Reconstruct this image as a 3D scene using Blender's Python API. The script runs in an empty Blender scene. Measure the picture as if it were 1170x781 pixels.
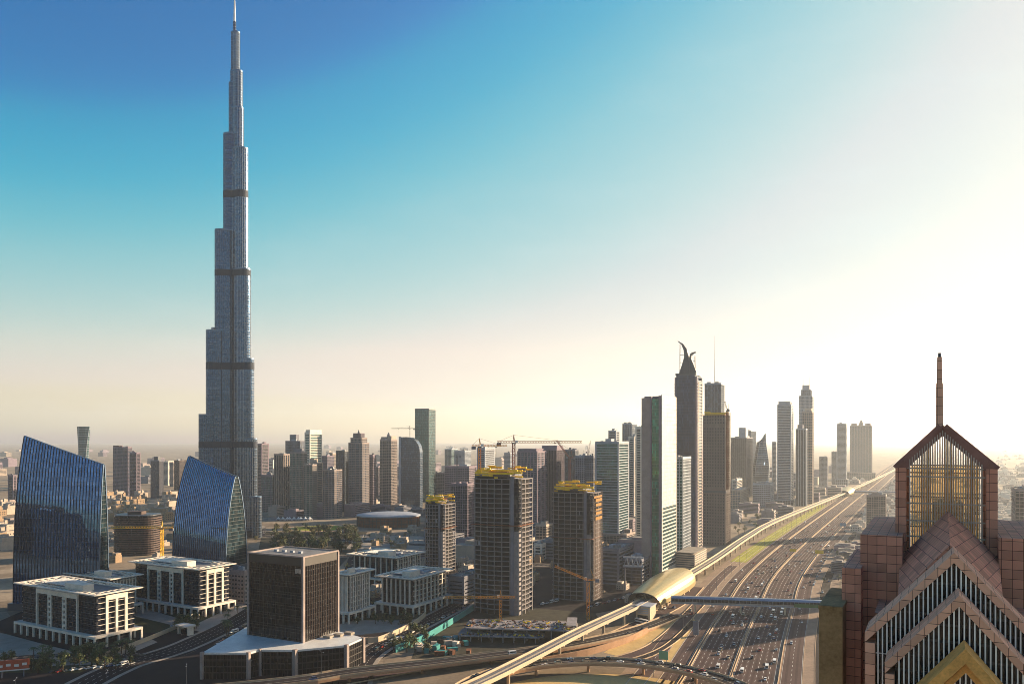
import bpy, math, random
from mathutils import Vector, Matrix
R = math.radians
random.seed(11)
S = bpy.context.scene
COL = S.collection

# ------------------------------------------------------------------ camera, sky, sun, exposure
CAMZ, F, CX, HY = 150.0, 930.0, 585.0, 500.0      # eye height; focal length / centre / horizon in photo pixels
cam_d = bpy.data.cameras.new('camera')
cam = bpy.data.objects.new('camera', cam_d)
COL.objects.link(cam)
cam.location = (0, 0, CAMZ)
cam.rotation_euler = (R(90), 0, 0)
cam_d.sensor_width = 36.0
cam_d.lens = F / 1170.0 * 36.0
cam_d.shift_y = (HY - 390.5) / 1170.0
cam_d.clip_start = 1.0
cam_d.clip_end = 120000.0
S.camera = cam

SUN_AZ, SUN_EL = R(61), R(14)                      # azimuth to the right of +Y
world = bpy.data.worlds.new('World')
S.world = world
world.use_nodes = True
wn, wl = world.node_tree.nodes, world.node_tree.links
wn.clear()
w_out = wn.new('ShaderNodeOutputWorld')
w_bg = wn.new('ShaderNodeBackground')
w_sky = wn.new('ShaderNodeTexSky')
w_sky.sky_type = 'NISHITA'
w_sky.sun_disc = False
w_sky.sun_elevation = SUN_EL
w_sky.sun_rotation = SUN_AZ
w_sky.altitude = 0
w_sky.air_density = 1.0
w_sky.dust_density = 1.0
w_sky.ozone_density = 2.0
# the photograph's teal-to-cream grading of that sky: one tone curve per channel
def w_scale(sock, k):
    x = wn.new('ShaderNodeVectorMath'); x.operation = 'SCALE'
    wl.new(sock, x.inputs[0]); x.inputs['Scale'].default_value = k
    return x.outputs[0]
w_cur = wn.new('ShaderNodeRGBCurve')
for ci, pts in enumerate((
        ((0, 0), (.146, 0), (.178, .006), (.21, .09), (.255, .29), (.34, .58), (.40, .76), (.44, .84), (.5, .86), (.6, .87), (.925, .89)),
        ((0, 0), (.245, .20), (.28, .36), (.303, .43), (.377, .61), (.405, .65), (.5, .73), (.6, .76), (.7, .79), (1.0, .83)),
        ((0, 0), (.39, .50), (.45, .62), (.52, .66), (.575, .68), (.7, .71), (.83, .74), (.95, .75)))):
    cm = w_cur.mapping.curves[ci]
    while len(cm.points) < len(pts): cm.points.new(0.5, 0.5)
    for q, (x_, y_) in zip(cm.points, pts): q.location = (x_, y_)
w_cur.mapping.use_clip = False
w_cur.mapping.extend = 'EXTRAPOLATED'
w_cur.mapping.update()
SKY_GAIN = 2.2
w_bg.inputs['Strength'].default_value = 0.1
wl.new(w_scale(w_sky.outputs[0], 0.15), w_cur.inputs['Color'])
# faint high cirrus
w_tc = wn.new('ShaderNodeTexCoord')
w_mp = wn.new('ShaderNodeMapping'); w_mp.inputs['Scale'].default_value = (2.2, 1.2, 7.0); w_mp.inputs['Rotation'].default_value = (0.3, 0.25, 0.4)
wl.new(w_tc.outputs['Generated'], w_mp.inputs['Vector'])
w_nz = wn.new('ShaderNodeTexNoise'); w_nz.inputs['Scale'].default_value = 2.2; w_nz.inputs['Detail'].default_value = 7; w_nz.inputs['Roughness'].default_value = 0.62
wl.new(w_mp.outputs[0], w_nz.inputs['Vector'])
w_rp = wn.new('ShaderNodeMapRange'); w_rp.inputs['From Min'].default_value = 0.52; w_rp.inputs['From Max'].default_value = 0.85; w_rp.inputs['To Max'].default_value = 0.5
wl.new(w_nz.outputs[0], w_rp.inputs['Value'])
w_mx = wn.new('ShaderNodeMix'); w_mx.data_type = 'RGBA'
w_sp = wn.new('ShaderNodeSeparateColor'); wl.new(w_cur.outputs[0], w_sp.inputs[0])
w_ml = wn.new('ShaderNodeMath'); w_ml.operation = 'MULTIPLY'; wl.new(w_rp.outputs[0], w_ml.inputs[0]); wl.new(w_sp.outputs[0], w_ml.inputs[1])
wl.new(w_ml.outputs[0], w_mx.inputs[0]); wl.new(w_cur.outputs[0], w_mx.inputs[6]); w_mx.inputs[7].default_value = (.9, .9, .86, 1)
# keep the clear high sky towards the right a little bluer than the dusty horizon
w_s2 = wn.new('ShaderNodeSeparateColor'); wl.new(w_scale(w_sky.outputs[0], 0.15), w_s2.inputs[0])
w_df = wn.new('ShaderNodeMath'); w_df.operation = 'SUBTRACT'; wl.new(w_s2.outputs[2], w_df.inputs[0]); wl.new(w_s2.outputs[0], w_df.inputs[1])
w_dr = wn.new('ShaderNodeMapRange'); w_dr.inputs['From Min'].default_value = 0.16; w_dr.inputs['From Max'].default_value = 0.34
wl.new(w_df.outputs[0], w_dr.inputs['Value'])
w_tn = wn.new('ShaderNodeMix'); w_tn.data_type = 'RGBA'; w_tn.blend_type = 'MULTIPLY'
wl.new(w_dr.outputs[0], w_tn.inputs[0]); wl.new(w_mx.outputs[2], w_tn.inputs[6]); w_tn.inputs[7].default_value = (.68, .89, 1.0, 1)
wl.new(w_scale(w_tn.outputs[2], SKY_GAIN), w_bg.inputs['Color'])
wl.new(w_bg.outputs[0], w_out.inputs['Surface'])

sun_d = bpy.data.lights.new('sun', 'SUN')
sun_d.energy = 3.8
sun_d.angle = R(0.6)
sun_d.color = (1.0, 0.77, 0.50)
sun = bpy.data.objects.new('sun', sun_d)
COL.objects.link(sun)
sd = Vector((math.sin(SUN_AZ) * math.cos(SUN_EL), math.cos(SUN_AZ) * math.cos(SUN_EL), math.sin(SUN_EL)))
sun.rotation_euler = sd.to_track_quat('Z', 'Y').to_euler()
sun.location = (600, 300, 900)

S.view_settings.view_transform = 'Standard'
S.view_settings.look = 'None'
S.view_settings.gamma = 1.0
S.view_settings.exposure = 2.1
S.render.engine = 'CYCLES'
cy = S.cycles
cy.max_bounces = 5
cy.diffuse_bounces = 3
cy.glossy_bounces = 3
cy.transmission_bounces = 3
cy.volume_bounces = 3
cy.transparent_max_bounces = 6
cy.sample_clamp_indirect = 6.0
cy.use_denoising = True
cy.filter_width = 0.9
cy.caustics_reflective = False
cy.caustics_refractive = False

# ------------------------------------------------------------------ helpers
def gp(px, py, z=0.0):
    Y = (CAMZ - z) * F / (py - HY)
    return ((px - CX) / F * Y, Y)

def at(px, py, Y):
    return ((px - CX) / F * Y, Y, CAMZ + (HY - py) / F * Y)

class MB:
    """collects faces, builds ONE mesh object; UVs are metres along each face"""
    def __init__(s):
        s.v, s.f, s.mi = [], [], []
    def face(s, pts, m=0):
        n = len(s.v)
        s.v += [tuple(p) for p in pts]
        s.f.append(tuple(range(n, n + len(pts))))
        s.mi.append(m)
        return s
    def box(s, x0, x1, y0, y1, z0, z1, m=0, mt=None, bottom=True):
        n = len(s.v)
        s.v += [(x0, y0, z0), (x1, y0, z0), (x1, y1, z0), (x0, y1, z0), (x0, y0, z1), (x1, y0, z1), (x1, y1, z1), (x0, y1, z1)]
        fs = [(0, 1, 5, 4), (1, 2, 6, 5), (2, 3, 7, 6), (3, 0, 4, 7), (4, 5, 6, 7)]
        if bottom:
            fs.append((3, 2, 1, 0))
        for k, f in enumerate(fs):
            s.f.append(tuple(n + i for i in f))
            s.mi.append(mt if (mt is not None and k == 4) else m)
        return s
    def prism(s, poly, z0, z1, m=0, mt=None, cap=True):
        n, k = len(s.v), len(poly)
        s.v += [(p[0], p[1], z0) for p in poly] + [(p[0], p[1], z1) for p in poly]
        for i in range(k):
            j = (i + 1) % k
            s.f.append((n + i, n + j, n + k + j, n + k + i)); s.mi.append(m)
        if cap:
            s.f.append(tuple(n + k + i for i in range(k))); s.mi.append(m if mt is None else mt)
            s.f.append(tuple(n + i for i in reversed(range(k)))); s.mi.append(m)
        return s
    def loft(s, rings, m=0, closed=True, cap=True):
        n, k = len(s.v), len(rings[0])
        for r in rings:
            s.v += [tuple(p) for p in r]
        for a in range(len(rings) - 1):
            for i in range(k if closed else k - 1):
                j = (i + 1) % k
                s.f.append((n + a * k + i, n + a * k + j, n + (a + 1) * k + j, n + (a + 1) * k + i)); s.mi.append(m)
        if cap and closed:
            s.f.append(tuple(n + i for i in reversed(range(k)))); s.mi.append(m)
            b = n + (len(rings) - 1) * k
            s.f.append(tuple(b + i for i in range(k))); s.mi.append(m)
        return s
    def beam(s, p, q, w, h=None, m=0, up=(0, 0, 1)):
        h = w if h is None else h
        p, q = Vector(p), Vector(q)
        d = (q - p).normalized()
        up = Vector(up)
        if abs(d.dot(up)) > 0.99:
            up = Vector((0, 1, 0))
        a = d.cross(up).normalized() * (w / 2)
        b = a.cross(d).normalized() * (h / 2)
        r0 = [p - a - b, p + a - b, p + a + b, p - a + b]
        r1 = [x + (q - p) for x in r0]
        return s.loft([r0, r1], m)
    def tube(s, pts, rad, n=8, m=0):
        rings = []
        pts = [Vector(p) for p in pts]
        rads = rad if isinstance(rad, (list, tuple)) else [rad] * len(pts)
        for i, p in enumerate(pts):
            d = (pts[min(i + 1, len(pts) - 1)] - pts[max(i - 1, 0)]).normalized()
            up = Vector((0, 0, 1)) if abs(d.z) < 0.95 else Vector((0, 1, 0))
            a = d.cross(up).normalized(); b = a.cross(d)
            rings.append([p + (a * math.cos(2 * math.pi * k / n) + b * math.sin(2 * math.pi * k / n)) * rads[i] for k in range(n)])
        return s.loft(rings, m)
    def mesh(s, name, mats, smooth=False):
        me = bpy.data.meshes.new(name)
        me.from_pydata(s.v, [], s.f)
        for mt in (mats if isinstance(mats, (list, tuple)) else [mats]):
            me.materials.append(mt)
        me.polygons.foreach_set('material_index', s.mi)
        uvl = me.uv_layers.new(name='uv')
        uv = []
        V = s.v
        for f in s.f:
            # Newell normal
            nx = ny = nz = 0.0
            L = len(f)
            for i in range(L):
                a, b = V[f[i]], V[f[(i + 1) % L]]
                nx += (a[1] - b[1]) * (a[2] + b[2]); ny += (a[2] - b[2]) * (a[0] + b[0]); nz += (a[0] - b[0]) * (a[1] + b[1])
            l = math.hypot(nx, ny)
            if l < 0.05 * abs(nz) or l == 0:
                for i in f:
                    uv += (V[i][0], V[i][1])
            else:
                tx, ty = -ny / l, nx / l
                nl = math.sqrt(nx * nx + ny * ny + nz * nz)
                # b = n x t
                bx, by, bz = (-nz * ty) / nl, (nz * tx) / nl, (nx * ty - ny * tx) / nl
                for i in f:
                    p = V[i]
                    uv += (p[0] * tx + p[1] * ty, p[0] * bx + p[1] * by + p[2] * bz)
        uvl.data.foreach_set('uv', uv)
        if smooth:
            me.polygons.foreach_set('use_smooth', [True] * len(s.f))
        me.update()
        return me
    def build(s, name, mats, parent=None, loc=(0, 0, 0), rz=0.0, smooth=False):
        return link(name, s.mesh(name, mats, smooth), parent, loc, rz)

def link(name, me, parent=None, loc=(0, 0, 0), rz=0.0):
    o = bpy.data.objects.new(name, me)
    COL.objects.link(o)
    o.parent = parent
    o.location = loc
    o.rotation_euler = (0, 0, rz)
    return o

def tag(o, label, cat, group=None, kind=None):
    o['label'] = label
    o['category'] = cat
    if group: o['group'] = group
    if kind: o['kind'] = kind
    return o

def thing(name, label, cat, loc=(0, 0, 0), rz=0.0, group=None):
    o = bpy.data.objects.new(name, None)
    COL.objects.link(o)
    o.location = loc
    o.rotation_euler = (0, 0, rz)
    return tag(o, label, cat, group)

def structure(o):
    o['kind'] = 'structure'
    return o

def copy_tree(o, parent=None):
    c = o.copy(); COL.objects.link(c); c.parent = parent
    for ch in list(o.children):
        copy_tree(ch, c)
    return c

def ell(cx, cy_, rx, ry, n=24, a0=0.0, a1=None):
    a1 = a0 + 2 * math.pi if a1 is None else a1
    return [(cx + rx * math.cos(a0 + (a1 - a0) * i / n), cy_ + ry * math.sin(a0 + (a1 - a0) * i / n)) for i in range(n)]

def rrect(x0, x1, y0, y1, r, n=4):
    P = []
    for cx, cy_, a in ((x1 - r, y0 + r, -90), (x1 - r, y1 - r, 0), (x0 + r, y1 - r, 90), (x0 + r, y0 + r, 180)):
        for i in range(n + 1):
            t = R(a + 90 * i / n)
            P.append((cx + r * math.cos(t), cy_ + r * math.sin(t)))
    return P

def offs(poly, d):
    """outward offset of a convex counter-clockwise polygon"""
    out, n = [], len(poly)
    for i in range(n):
        a, b, c = Vector(poly[i - 1][:2]), Vector(poly[i][:2]), Vector(poly[(i + 1) % n][:2])
        e1, e2 = (b - a).normalized(), (c - b).normalized()
        n1, n2 = Vector((e1.y, -e1.x)), Vector((e2.y, -e2.x))
        m = n1 + n2
        m = m / max(m.dot(n1), 0.3)
        out.append((b.x + m.x * d, b.y + m.y * d))
    return out

# ------------------------------------------------------------------ materials
def new_mat(name):
    m = bpy.data.materials.new(name)
    m.use_nodes = True
    nt = m.node_tree
    return m, nt.nodes, nt.links, nt.nodes['Principled BSDF']

def mix(n, l, fac, a, b, mode='MIX'):
    x = n.new('ShaderNodeMix'); x.data_type = 'RGBA'; x.blend_type = mode
    for s_, v in ((0, fac), (6, a), (7, b)):
        if hasattr(v, 'is_output'): l.new(v, x.inputs[s_])
        elif s_ == 0: x.inputs[0].default_value = v
        else: x.inputs[s_].default_value = (*v, 1)
    return x.outputs[2]

def math_n(n, l, op, a, b=None, c=None):
    x = n.new('ShaderNodeMath'); x.operation = op
    for i, v in enumerate((a, b, c)):
        if v is None: continue
        if hasattr(v, 'is_output'): l.new(v, x.inputs[i])
        else: x.inputs[i].default_value = v
    return x.outputs[0]

def noise(n, l, scale, detail=4, vec=None, rough=0.6):
    x = n.new('ShaderNodeTexNoise'); x.inputs['Scale'].default_value = scale
    x.inputs['Detail'].default_value = detail; x.inputs['Roughness'].default_value = rough
    if vec is None:
        vec = n.new('ShaderNodeTexCoord').outputs['Object']
    l.new(vec, x.inputs['Vector'])
    return x.outputs[0]

def ramp(n, l, fac, stops):
    x = n.new('ShaderNodeValToRGB')
    while len(x.color_ramp.elements) < len(stops): x.color_ramp.elements.new(0.5)
    for e, (p, c) in zip(x.color_ramp.elements, stops):
        e.position = p; e.color = (*c, 1)
    l.new(fac, x.inputs[0])
    return x.outputs[0]

ALB = 0.82
def plain(name, col, rough=0.75, metal=0.0, var=0.25, scale=0.15, bump=0.0):
    """painted / cast / stone surface with soft stains"""
    col = tuple(c * ALB for c in col)
    m, n, l, b = new_mat(name)
    f = noise(n, l, scale, 6)
    f2 = noise(n, l, scale * 9, 3)
    lo = tuple(c * (1 - var) for c in col); hi = tuple(min(1, c * (1 + var)) for c in col)
    c1 = ramp(n, l, f, [(0.3, lo), (0.7, hi)])
    c2 = mix(n, l, 0.35, c1, ramp(n, l, f2, [(0.35, lo), (0.65, hi)]))
    l.new(c2, b.inputs['Base Color'])
    b.inputs['Roughness'].default_value = rough
    b.inputs['Metallic'].default_value = metal
    if rough > .55: b.inputs['Specular IOR Level'].default_value = 0.15
    if bump:
        bp = n.new('ShaderNodeBump'); bp.inputs['Strength'].default_value = bump; bp.inputs['Distance'].default_value = 0.5
        l.new(f2, bp.inputs['Height']); l.new(bp.outputs[0], b.inputs['Normal'])
    return m

def glass(name, col, col2=None, bay=1.6, fh=3.6, rough=0.08, metal=0.55, tilt=0.012, lit=0.12, frame=0.1, spec=0.5):
    """coated facade glass: every pane (bay x floor, in metres) its own tint, blinds and tiny tilt"""
    m, n, l, b = new_mat(name)
    uv = n.new('ShaderNodeTexCoord').outputs['UV']
    sep = n.new('ShaderNodeSeparateXYZ'); l.new(uv, sep.inputs[0])
    u = math_n(n, l, 'DIVIDE', sep.outputs[0], bay); v = math_n(n, l, 'DIVIDE', sep.outputs[1], fh)
    cell = n.new('ShaderNodeCombineXYZ')
    l.new(math_n(n, l, 'FLOOR', u), cell.inputs[0]); l.new(math_n(n, l, 'FLOOR', v), cell.inputs[1])
    wn_ = n.new('ShaderNodeTexWhiteNoise'); wn_.noise_dimensions = '3D'; l.new(cell.outputs[0], wn_.inputs['Vector'])
    col2 = col2 or tuple(min(1, c * 1.9 + 0.01) for c in col)
    c = ramp(n, l, wn_.outputs['Value'], [(0.0, tuple(x * 0.6 for x in col)), (1 - lit - 0.1, col), (1 - lit, col2)])
    # mullion and spandrel lines between the panes
    fu = math_n(n, l, 'FRACT', u); fv = math_n(n, l, 'FRACT', v)
    ln = math_n(n, l, 'MAXIMUM', math_n(n, l, 'LESS_THAN', fu, frame), math_n(n, l, 'LESS_THAN', fv, frame * 1.6))
    c = mix(n, l, ln, c, tuple(x * 0.5 + 0.015 for x in col))
    l.new(c, b.inputs['Base Color'])
    l.new(math_n(n, l, 'MULTIPLY_ADD', ln, 0.3, rough), b.inputs['Roughness'])
    l.new(math_n(n, l, 'MULTIPLY', math_n(n, l, 'SUBTRACT', 1.0, ln), metal), b.inputs['Metallic'])
    b.inputs['Specular IOR Level'].default_value = spec
    g = n.new('ShaderNodeNewGeometry')
    off = n.new('ShaderNodeVectorMath'); off.operation = 'SUBTRACT'; l.new(wn_.outputs['Color'], off.inputs[0]); off.inputs[1].default_value = (0.5, 0.5, 0.5)
    sc = n.new('ShaderNodeVectorMath'); sc.operation = 'SCALE'; l.new(off.outputs[0], sc.inputs[0]); sc.inputs['Scale'].default_value = tilt * 2
    ad = n.new('ShaderNodeVectorMath'); ad.operation = 'ADD'; l.new(g.outputs['Normal'], ad.inputs[0]); l.new(sc.outputs[0], ad.inputs[1])
    nm = n.new('ShaderNodeVectorMath'); nm.operation = 'NORMALIZE'; l.new(ad.outputs[0], nm.inputs[0])
    l.new(nm.outputs[0], b.inputs['Normal'])
    return m

def tiles(name, col, line, su, sv, w=0.05, rough=0.5, var=0.2, metal=0.0):
    """cladding panels su x sv metres with dark joints, each panel slightly its own shade"""
    col = tuple(c * 0.8 for c in col)
    m, n, l, b = new_mat(name)
    uv = n.new('ShaderNodeTexCoord').outputs['UV']
    sep = n.new('ShaderNodeSeparateXYZ'); l.new(uv, sep.inputs[0])
    u = math_n(n, l, 'DIVIDE', sep.outputs[0], su); v = math_n(n, l, 'DIVIDE', sep.outputs[1], sv)
    cell = n.new('ShaderNodeCombineXYZ')
    l.new(math_n(n, l, 'FLOOR', u), cell.inputs[0]); l.new(math_n(n, l, 'FLOOR', v), cell.inputs[1])
    wn_ = n.new('ShaderNodeTexWhiteNoise'); l.new(cell.outputs[0], wn_.inputs['Vector'])
    f = noise(n, l, 0.35, 5)
    f3 = noise(n, l, 6.0, 3)
    k = math_n(n, l, 'ADD', math_n(n, l, 'MULTIPLY', wn_.outputs['Value'], 0.45), math_n(n, l, 'ADD', math_n(n, l, 'MULTIPLY', f, 0.35), math_n(n, l, 'MULTIPLY', f3, 0.2)))
    c = ramp(n, l, k, [(0.2, tuple(x * (1 - var) for x in col)), (0.8, tuple(min(1, x * (1 + var)) for x in col))])
    ln = math_n(n, l, 'MAXIMUM', math_n(n, l, 'LESS_THAN', math_n(n, l, 'FRACT', u), w / su), math_n(n, l, 'LESS_THAN', math_n(n, l, 'FRACT', v), w / sv))
    l.new(mix(n, l, ln, c, line), b.inputs['Base Color'])
    b.inputs['Roughness'].default_value = rough
    b.inputs['Metallic'].default_value = metal
    b.inputs['Specular IOR Level'].default_value = 0.3
    return m

M = {}
M['white'] = plain('white_stone', (0.82, 0.73, 0.63), 0.7)
M['palewall'] = plain('pale_panel_wall', (0.60, 0.56, 0.50), 0.6)
M['cream'] = plain('cream_render', (0.50, 0.41, 0.34), 0.8)
M['beige'] = plain('beige_stone', (0.37, 0.30, 0.28), 0.8)
M['sand_st'] = plain('sandstone', (0.40, 0.28, 0.18), 0.85)
M['pinkish'] = plain('pink_grey_stone', (0.26, 0.205, 0.25), 0.8)
M['brown'] = plain('brown_cladding', (0.11, 0.075, 0.068), 0.6)
M['dkbrown'] = plain('dark_bronze_metal', (0.028, 0.02, 0.02), 0.5)
M['greybrown'] = plain('grey_brown_concrete', (0.17, 0.14, 0.14), 0.85)
M['grey'] = plain('grey_concrete', (0.21, 0.21, 0.25), 0.85)
M['palegrey'] = plain('pale_grey_cladding', (0.37, 0.40, 0.46), 0.6)
M['dkgrey'] = plain('dark_grey_metal', (0.05, 0.06, 0.085), 0.45)
M['rawconc'] = plain('raw_concrete', (0.29, 0.265, 0.27), 0.9, var=0.35, scale=0.3)
M['roof'] = plain('roof_screed', (0.30, 0.27, 0.24), 0.9, var=0.4)
M['roofgrey'] = plain('grey_roof_membrane', (0.22, 0.22, 0.23), 0.9, var=0.4)
M['steel'] = plain('brushed_steel', (0.45, 0.47, 0.5), 0.35, metal=0.8)
M['whitemetal'] = plain('white_metal', (0.75, 0.74, 0.72), 0.4)
M['void'] = plain('interior_shade_black', (0.012, 0.011, 0.013), 0.95)
M['slot'] = plain('slate_louvre_and_shade', (0.04, 0.05, 0.075), 0.7)  # dark tone of louvred bands and of painted recess shade
M['slate'] = plain('slate_blue_steel', (0.12, 0.18, 0.28), 0.35, metal=0.7)
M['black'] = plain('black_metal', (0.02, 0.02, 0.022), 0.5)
M['yellow'] = plain('yellow_formwork', (0.95, 0.60, 0.02), 0.6, var=0.35, scale=0.6)
M['orange'] = plain('orange_crane_paint', (0.80, 0.33, 0.04), 0.5)
M['craney'] = plain('yellow_crane_paint', (0.95, 0.55, 0.04), 0.5)
M['orange_net'] = plain('orange_scaffold_net', (0.36, 0.19, 0.06), 0.9, var=0.4, scale=0.4)
M['rust'] = plain('rust_red_net', (0.22, 0.09, 0.05), 0.9, var=0.5)
M['g_blue'] = glass('blue_curtain_glass', (0.03, 0.065, 0.12), bay=1.5, fh=3.8, metal=.45)
M['g_teal'] = glass('teal_curtain_glass', (0.02, 0.085, 0.10), bay=1.5, fh=3.6, metal=.5)
M['g_slate'] = glass('slate_curtain_glass', (0.018, 0.04, 0.095), (0.03, 0.06, 0.13), bay=1.5, fh=3.8, metal=.22, frame=.05, spec=.3)
M['g_end'] = glass('dark_teal_end_glass', (0.012, 0.03, 0.04), bay=2.0, fh=4.0, metal=.25, spec=.3)
M['g_green'] = glass('green_curtain_glass', (0.015, 0.16, 0.12), bay=1.5, fh=3.6, metal=0.4)
M['g_dark'] = glass('dark_window_glass', (0.010, 0.014, 0.028), (0.06, 0.06, 0.065), bay=1.7, fh=3.6, metal=0.08, lit=0.16, spec=0.3)
M['g_grey'] = glass('grey_window_glass', (0.03, 0.05, 0.085), bay=2.0, fh=3.6, metal=0.3, spec=0.35, lit=.2)
M['g_bronze'] = glass('bronze_curtain_glass', (0.013, 0.012, 0.015), (0.03, 0.026, 0.026), bay=1.45, fh=3.7, metal=0.2, lit=0.12, spec=0.3, frame=.06)
M['g_navy'] = glass('navy_mirror_glass', (0.07, 0.17, 0.40), (0.09, 0.20, 0.44), bay=1.7, fh=4.0, rough=0.01, metal=1.0, tilt=0.0025, frame=0.03)

# ------------------------------------------------------------------ haze: the dusty air over the city
hz_m = bpy.data.materials.new('dusty_air')
hz_m.use_nodes = True
hz_m.node_tree.nodes.clear()
ho = hz_m.node_tree.nodes.new('ShaderNodeOutputMaterial')
hv = hz_m.node_tree.nodes.new('ShaderNodeVolumePrincipled')
hv.inputs['Color'].default_value = (0.80, 0.86, 0.93, 1)
hv.inputs['Density'].default_value = 0.000052
hv.inputs['Anisotropy'].default_value = 0.5
hz_m.node_tree.links.new(hv.outputs[0], ho.inputs['Volume'])
haze = MB().box(-14000, 17000, -1200, 22000, -1, 850).build('haze', hz_m)
haze['kind'] = 'stuff'

# ------------------------------------------------------------------ ground, roads
def ground_mat():
    m, n, l, b = new_mat('dusty_ground')
    co = n.new('ShaderNodeTexCoord').outputs['Object']
    big = noise(n, l, 0.0011, 6, co)
    mid = noise(n, l, 0.012, 6, co)
    fine = noise(n, l, 0.25, 4, co)
    c = ramp(n, l, big, [(0.35, (0.17, 0.135, 0.105)), (0.5, (0.26, 0.205, 0.15)), (0.65, (0.33, 0.265, 0.195))])
    c2 = ramp(n, l, mid, [(0.35, (0.09, 0.075, 0.06)), (0.5, (0.21, 0.165, 0.12)), (0.68, (0.36, 0.29, 0.21))])
    c = mix(n, l, 0.6, c, c2)
    c = mix(n, l, 0.25, c, ramp(n, l, fine, [(0.3, (0.08, 0.065, 0.05)), (0.7, (0.42, 0.34, 0.25))]))
    # dry scrub and plots
    vor = n.new('ShaderNodeTexVoronoi'); vor.inputs['Scale'].default_value = 0.022; l.new(co, vor.inputs['Vector'])
    bw = n.new('ShaderNodeRGBToBW'); l.new(vor.outputs['Color'], bw.inputs[0])
    c = mix(n, l, 0.5, c, ramp(n, l, bw.outputs[0], [(.25, (.3, .28, .26)), (.75, (.7, .7, .7))]), 'OVERLAY')
    l.new(c, b.inputs['Base Color'])
    b.inputs['Roughness'].default_value = 0.95
    b.inputs['Specular IOR Level'].default_value = 0.1
    return m

def asphalt(name, col):
    m, n, l, b = new_mat(name)
    co = n.new('ShaderNodeTexCoord').outputs['Object']
    f = noise(n, l, 0.03, 6, co); f2 = noise(n, l, 0.8, 4, co)
    c = ramp(n, l, f, [(0.3, tuple(x * 0.7 for x in col)), (0.7, tuple(x * 1.35 for x in col))])
    c = mix(n, l, 0.3, c, ramp(n, l, f2, [(0.3, tuple(x * 0.6 for x in col)), (0.7, tuple(x * 1.5 for x in col))]))
    l.new(c, b.inputs['Base Color'])
    b.inputs['Roughness'].default_value = 0.9
    b.inputs['Specular IOR Level'].default_value = 0.08
    return m

M['ground'] = ground_mat()
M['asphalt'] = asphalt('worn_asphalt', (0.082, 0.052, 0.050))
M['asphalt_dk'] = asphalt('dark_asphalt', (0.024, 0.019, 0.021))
M['sand'] = plain('loose_sand', (0.45, 0.31, 0.20), 0.95, var=0.3, scale=0.05)
M['dust'] = plain('dusty_verge', (0.30, 0.215, 0.16), 0.95, var=0.3, scale=0.05)
M['ysand'] = plain('golden_sand', (0.62, 0.42, 0.17), 0.95, var=0.22, scale=0.06)
M['paving'] = plain('pale_paving', (0.36, 0.31, 0.26), 0.9, var=0.25, scale=0.1)
M['conc'] = plain('precast_concrete', (0.58, 0.46, 0.33), 0.8, var=0.15, scale=0.08)
M['barrier'] = plain('concrete_barrier', (0.50, 0.37, 0.25), 0.85)
M['tan'] = plain('tan_concrete', (0.46, 0.27, 0.16), 0.85, var=0.2)
M['paint'] = plain('road_paint', (0.75, 0.73, 0.68), 0.6, var=0.1)
M['lawn'] = plain('dry_lawn', (0.34, 0.34, 0.03), 0.95, var=0.35, scale=0.04)
M['lawn2'] = plain('park_lawn', (0.13, 0.14, 0.03), 0.95, var=0.4, scale=0.04)
M['water'] = plain('lake_water', (0.03, 0.10, 0.16), 0.08, var=0.1)

g = MB()
NX, NY = 24, 28
xs = [-14000 + 31000 * i / NX for i in range(NX + 1)]
ys = [-1190 + (21990 + 1190) * j / NY for j in range(NY + 1)]
g.v = [(x, y, 0) for y in ys for x in xs]
for j in range(NY):
    for i in range(NX):
        a = j * (NX + 1) + i
        g.f.append((a, a + 1, a + NX + 2, a + NX + 1)); g.mi.append(0)
structure(g.build('ground', M['ground']))

def spline(pts, step=15.0):
    """Catmull-Rom through 2D/3D points, resampled"""
    P = [Vector(p if len(p) == 3 else (p[0], p[1], 0)) for p in pts]
    P = [P[0] * 2 - P[1]] + P + [P[-1] * 2 - P[-2]]
    out = []
    for i in range(1, len(P) - 2):
        p0, p1, p2, p3 = P[i - 1], P[i], P[i + 1], P[i + 2]
        k = max(2, int((p2 - p1).length / step))
        for t in (j / k for j in range(k)):
            out.append(0.5 * ((2 * p1) + (p2 - p0) * t + (2 * p0 - 5 * p1 + 4 * p2 - p3) * t * t + (3 * p1 - p0 - 3 * p2 + p3) * t ** 3))
    out.append(P[-2])
    return out

def sides(path):
    N = []
    for i in range(len(path)):
        d = (path[min(i + 1, len(path) - 1)] - path[max(i - 1, 0)])
        d.z = 0
        d.normalize()
        N.append(Vector((d.y, -d.x, 0)))
    return N

def ribbon(path, a, b, z, mb=None, m=0, z1=None):
    """flat strip from offset a to b (to the right of travel); with z1 a solid wall/kerb"""
    mb = mb or MB()
    N = sides(path)
    A = [p + n * a for p, n in zip(path, N)]
    B = [p + n * b for p, n in zip(path, N)]
    up = Vector((0, 0, 1))
    if z1 is None:
        for i in range(len(path) - 1):
            mb.face([B[i] + up * z, B[i + 1] + up * z, A[i + 1] + up * z, A[i] + up * z], m)
    else:
        rings = [[A[i] + up * z, B[i] + up * z, B[i] + up * z1, A[i] + up * z1] for i in range(len(path))]
        mb.loft(rings, m)
    return mb

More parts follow.
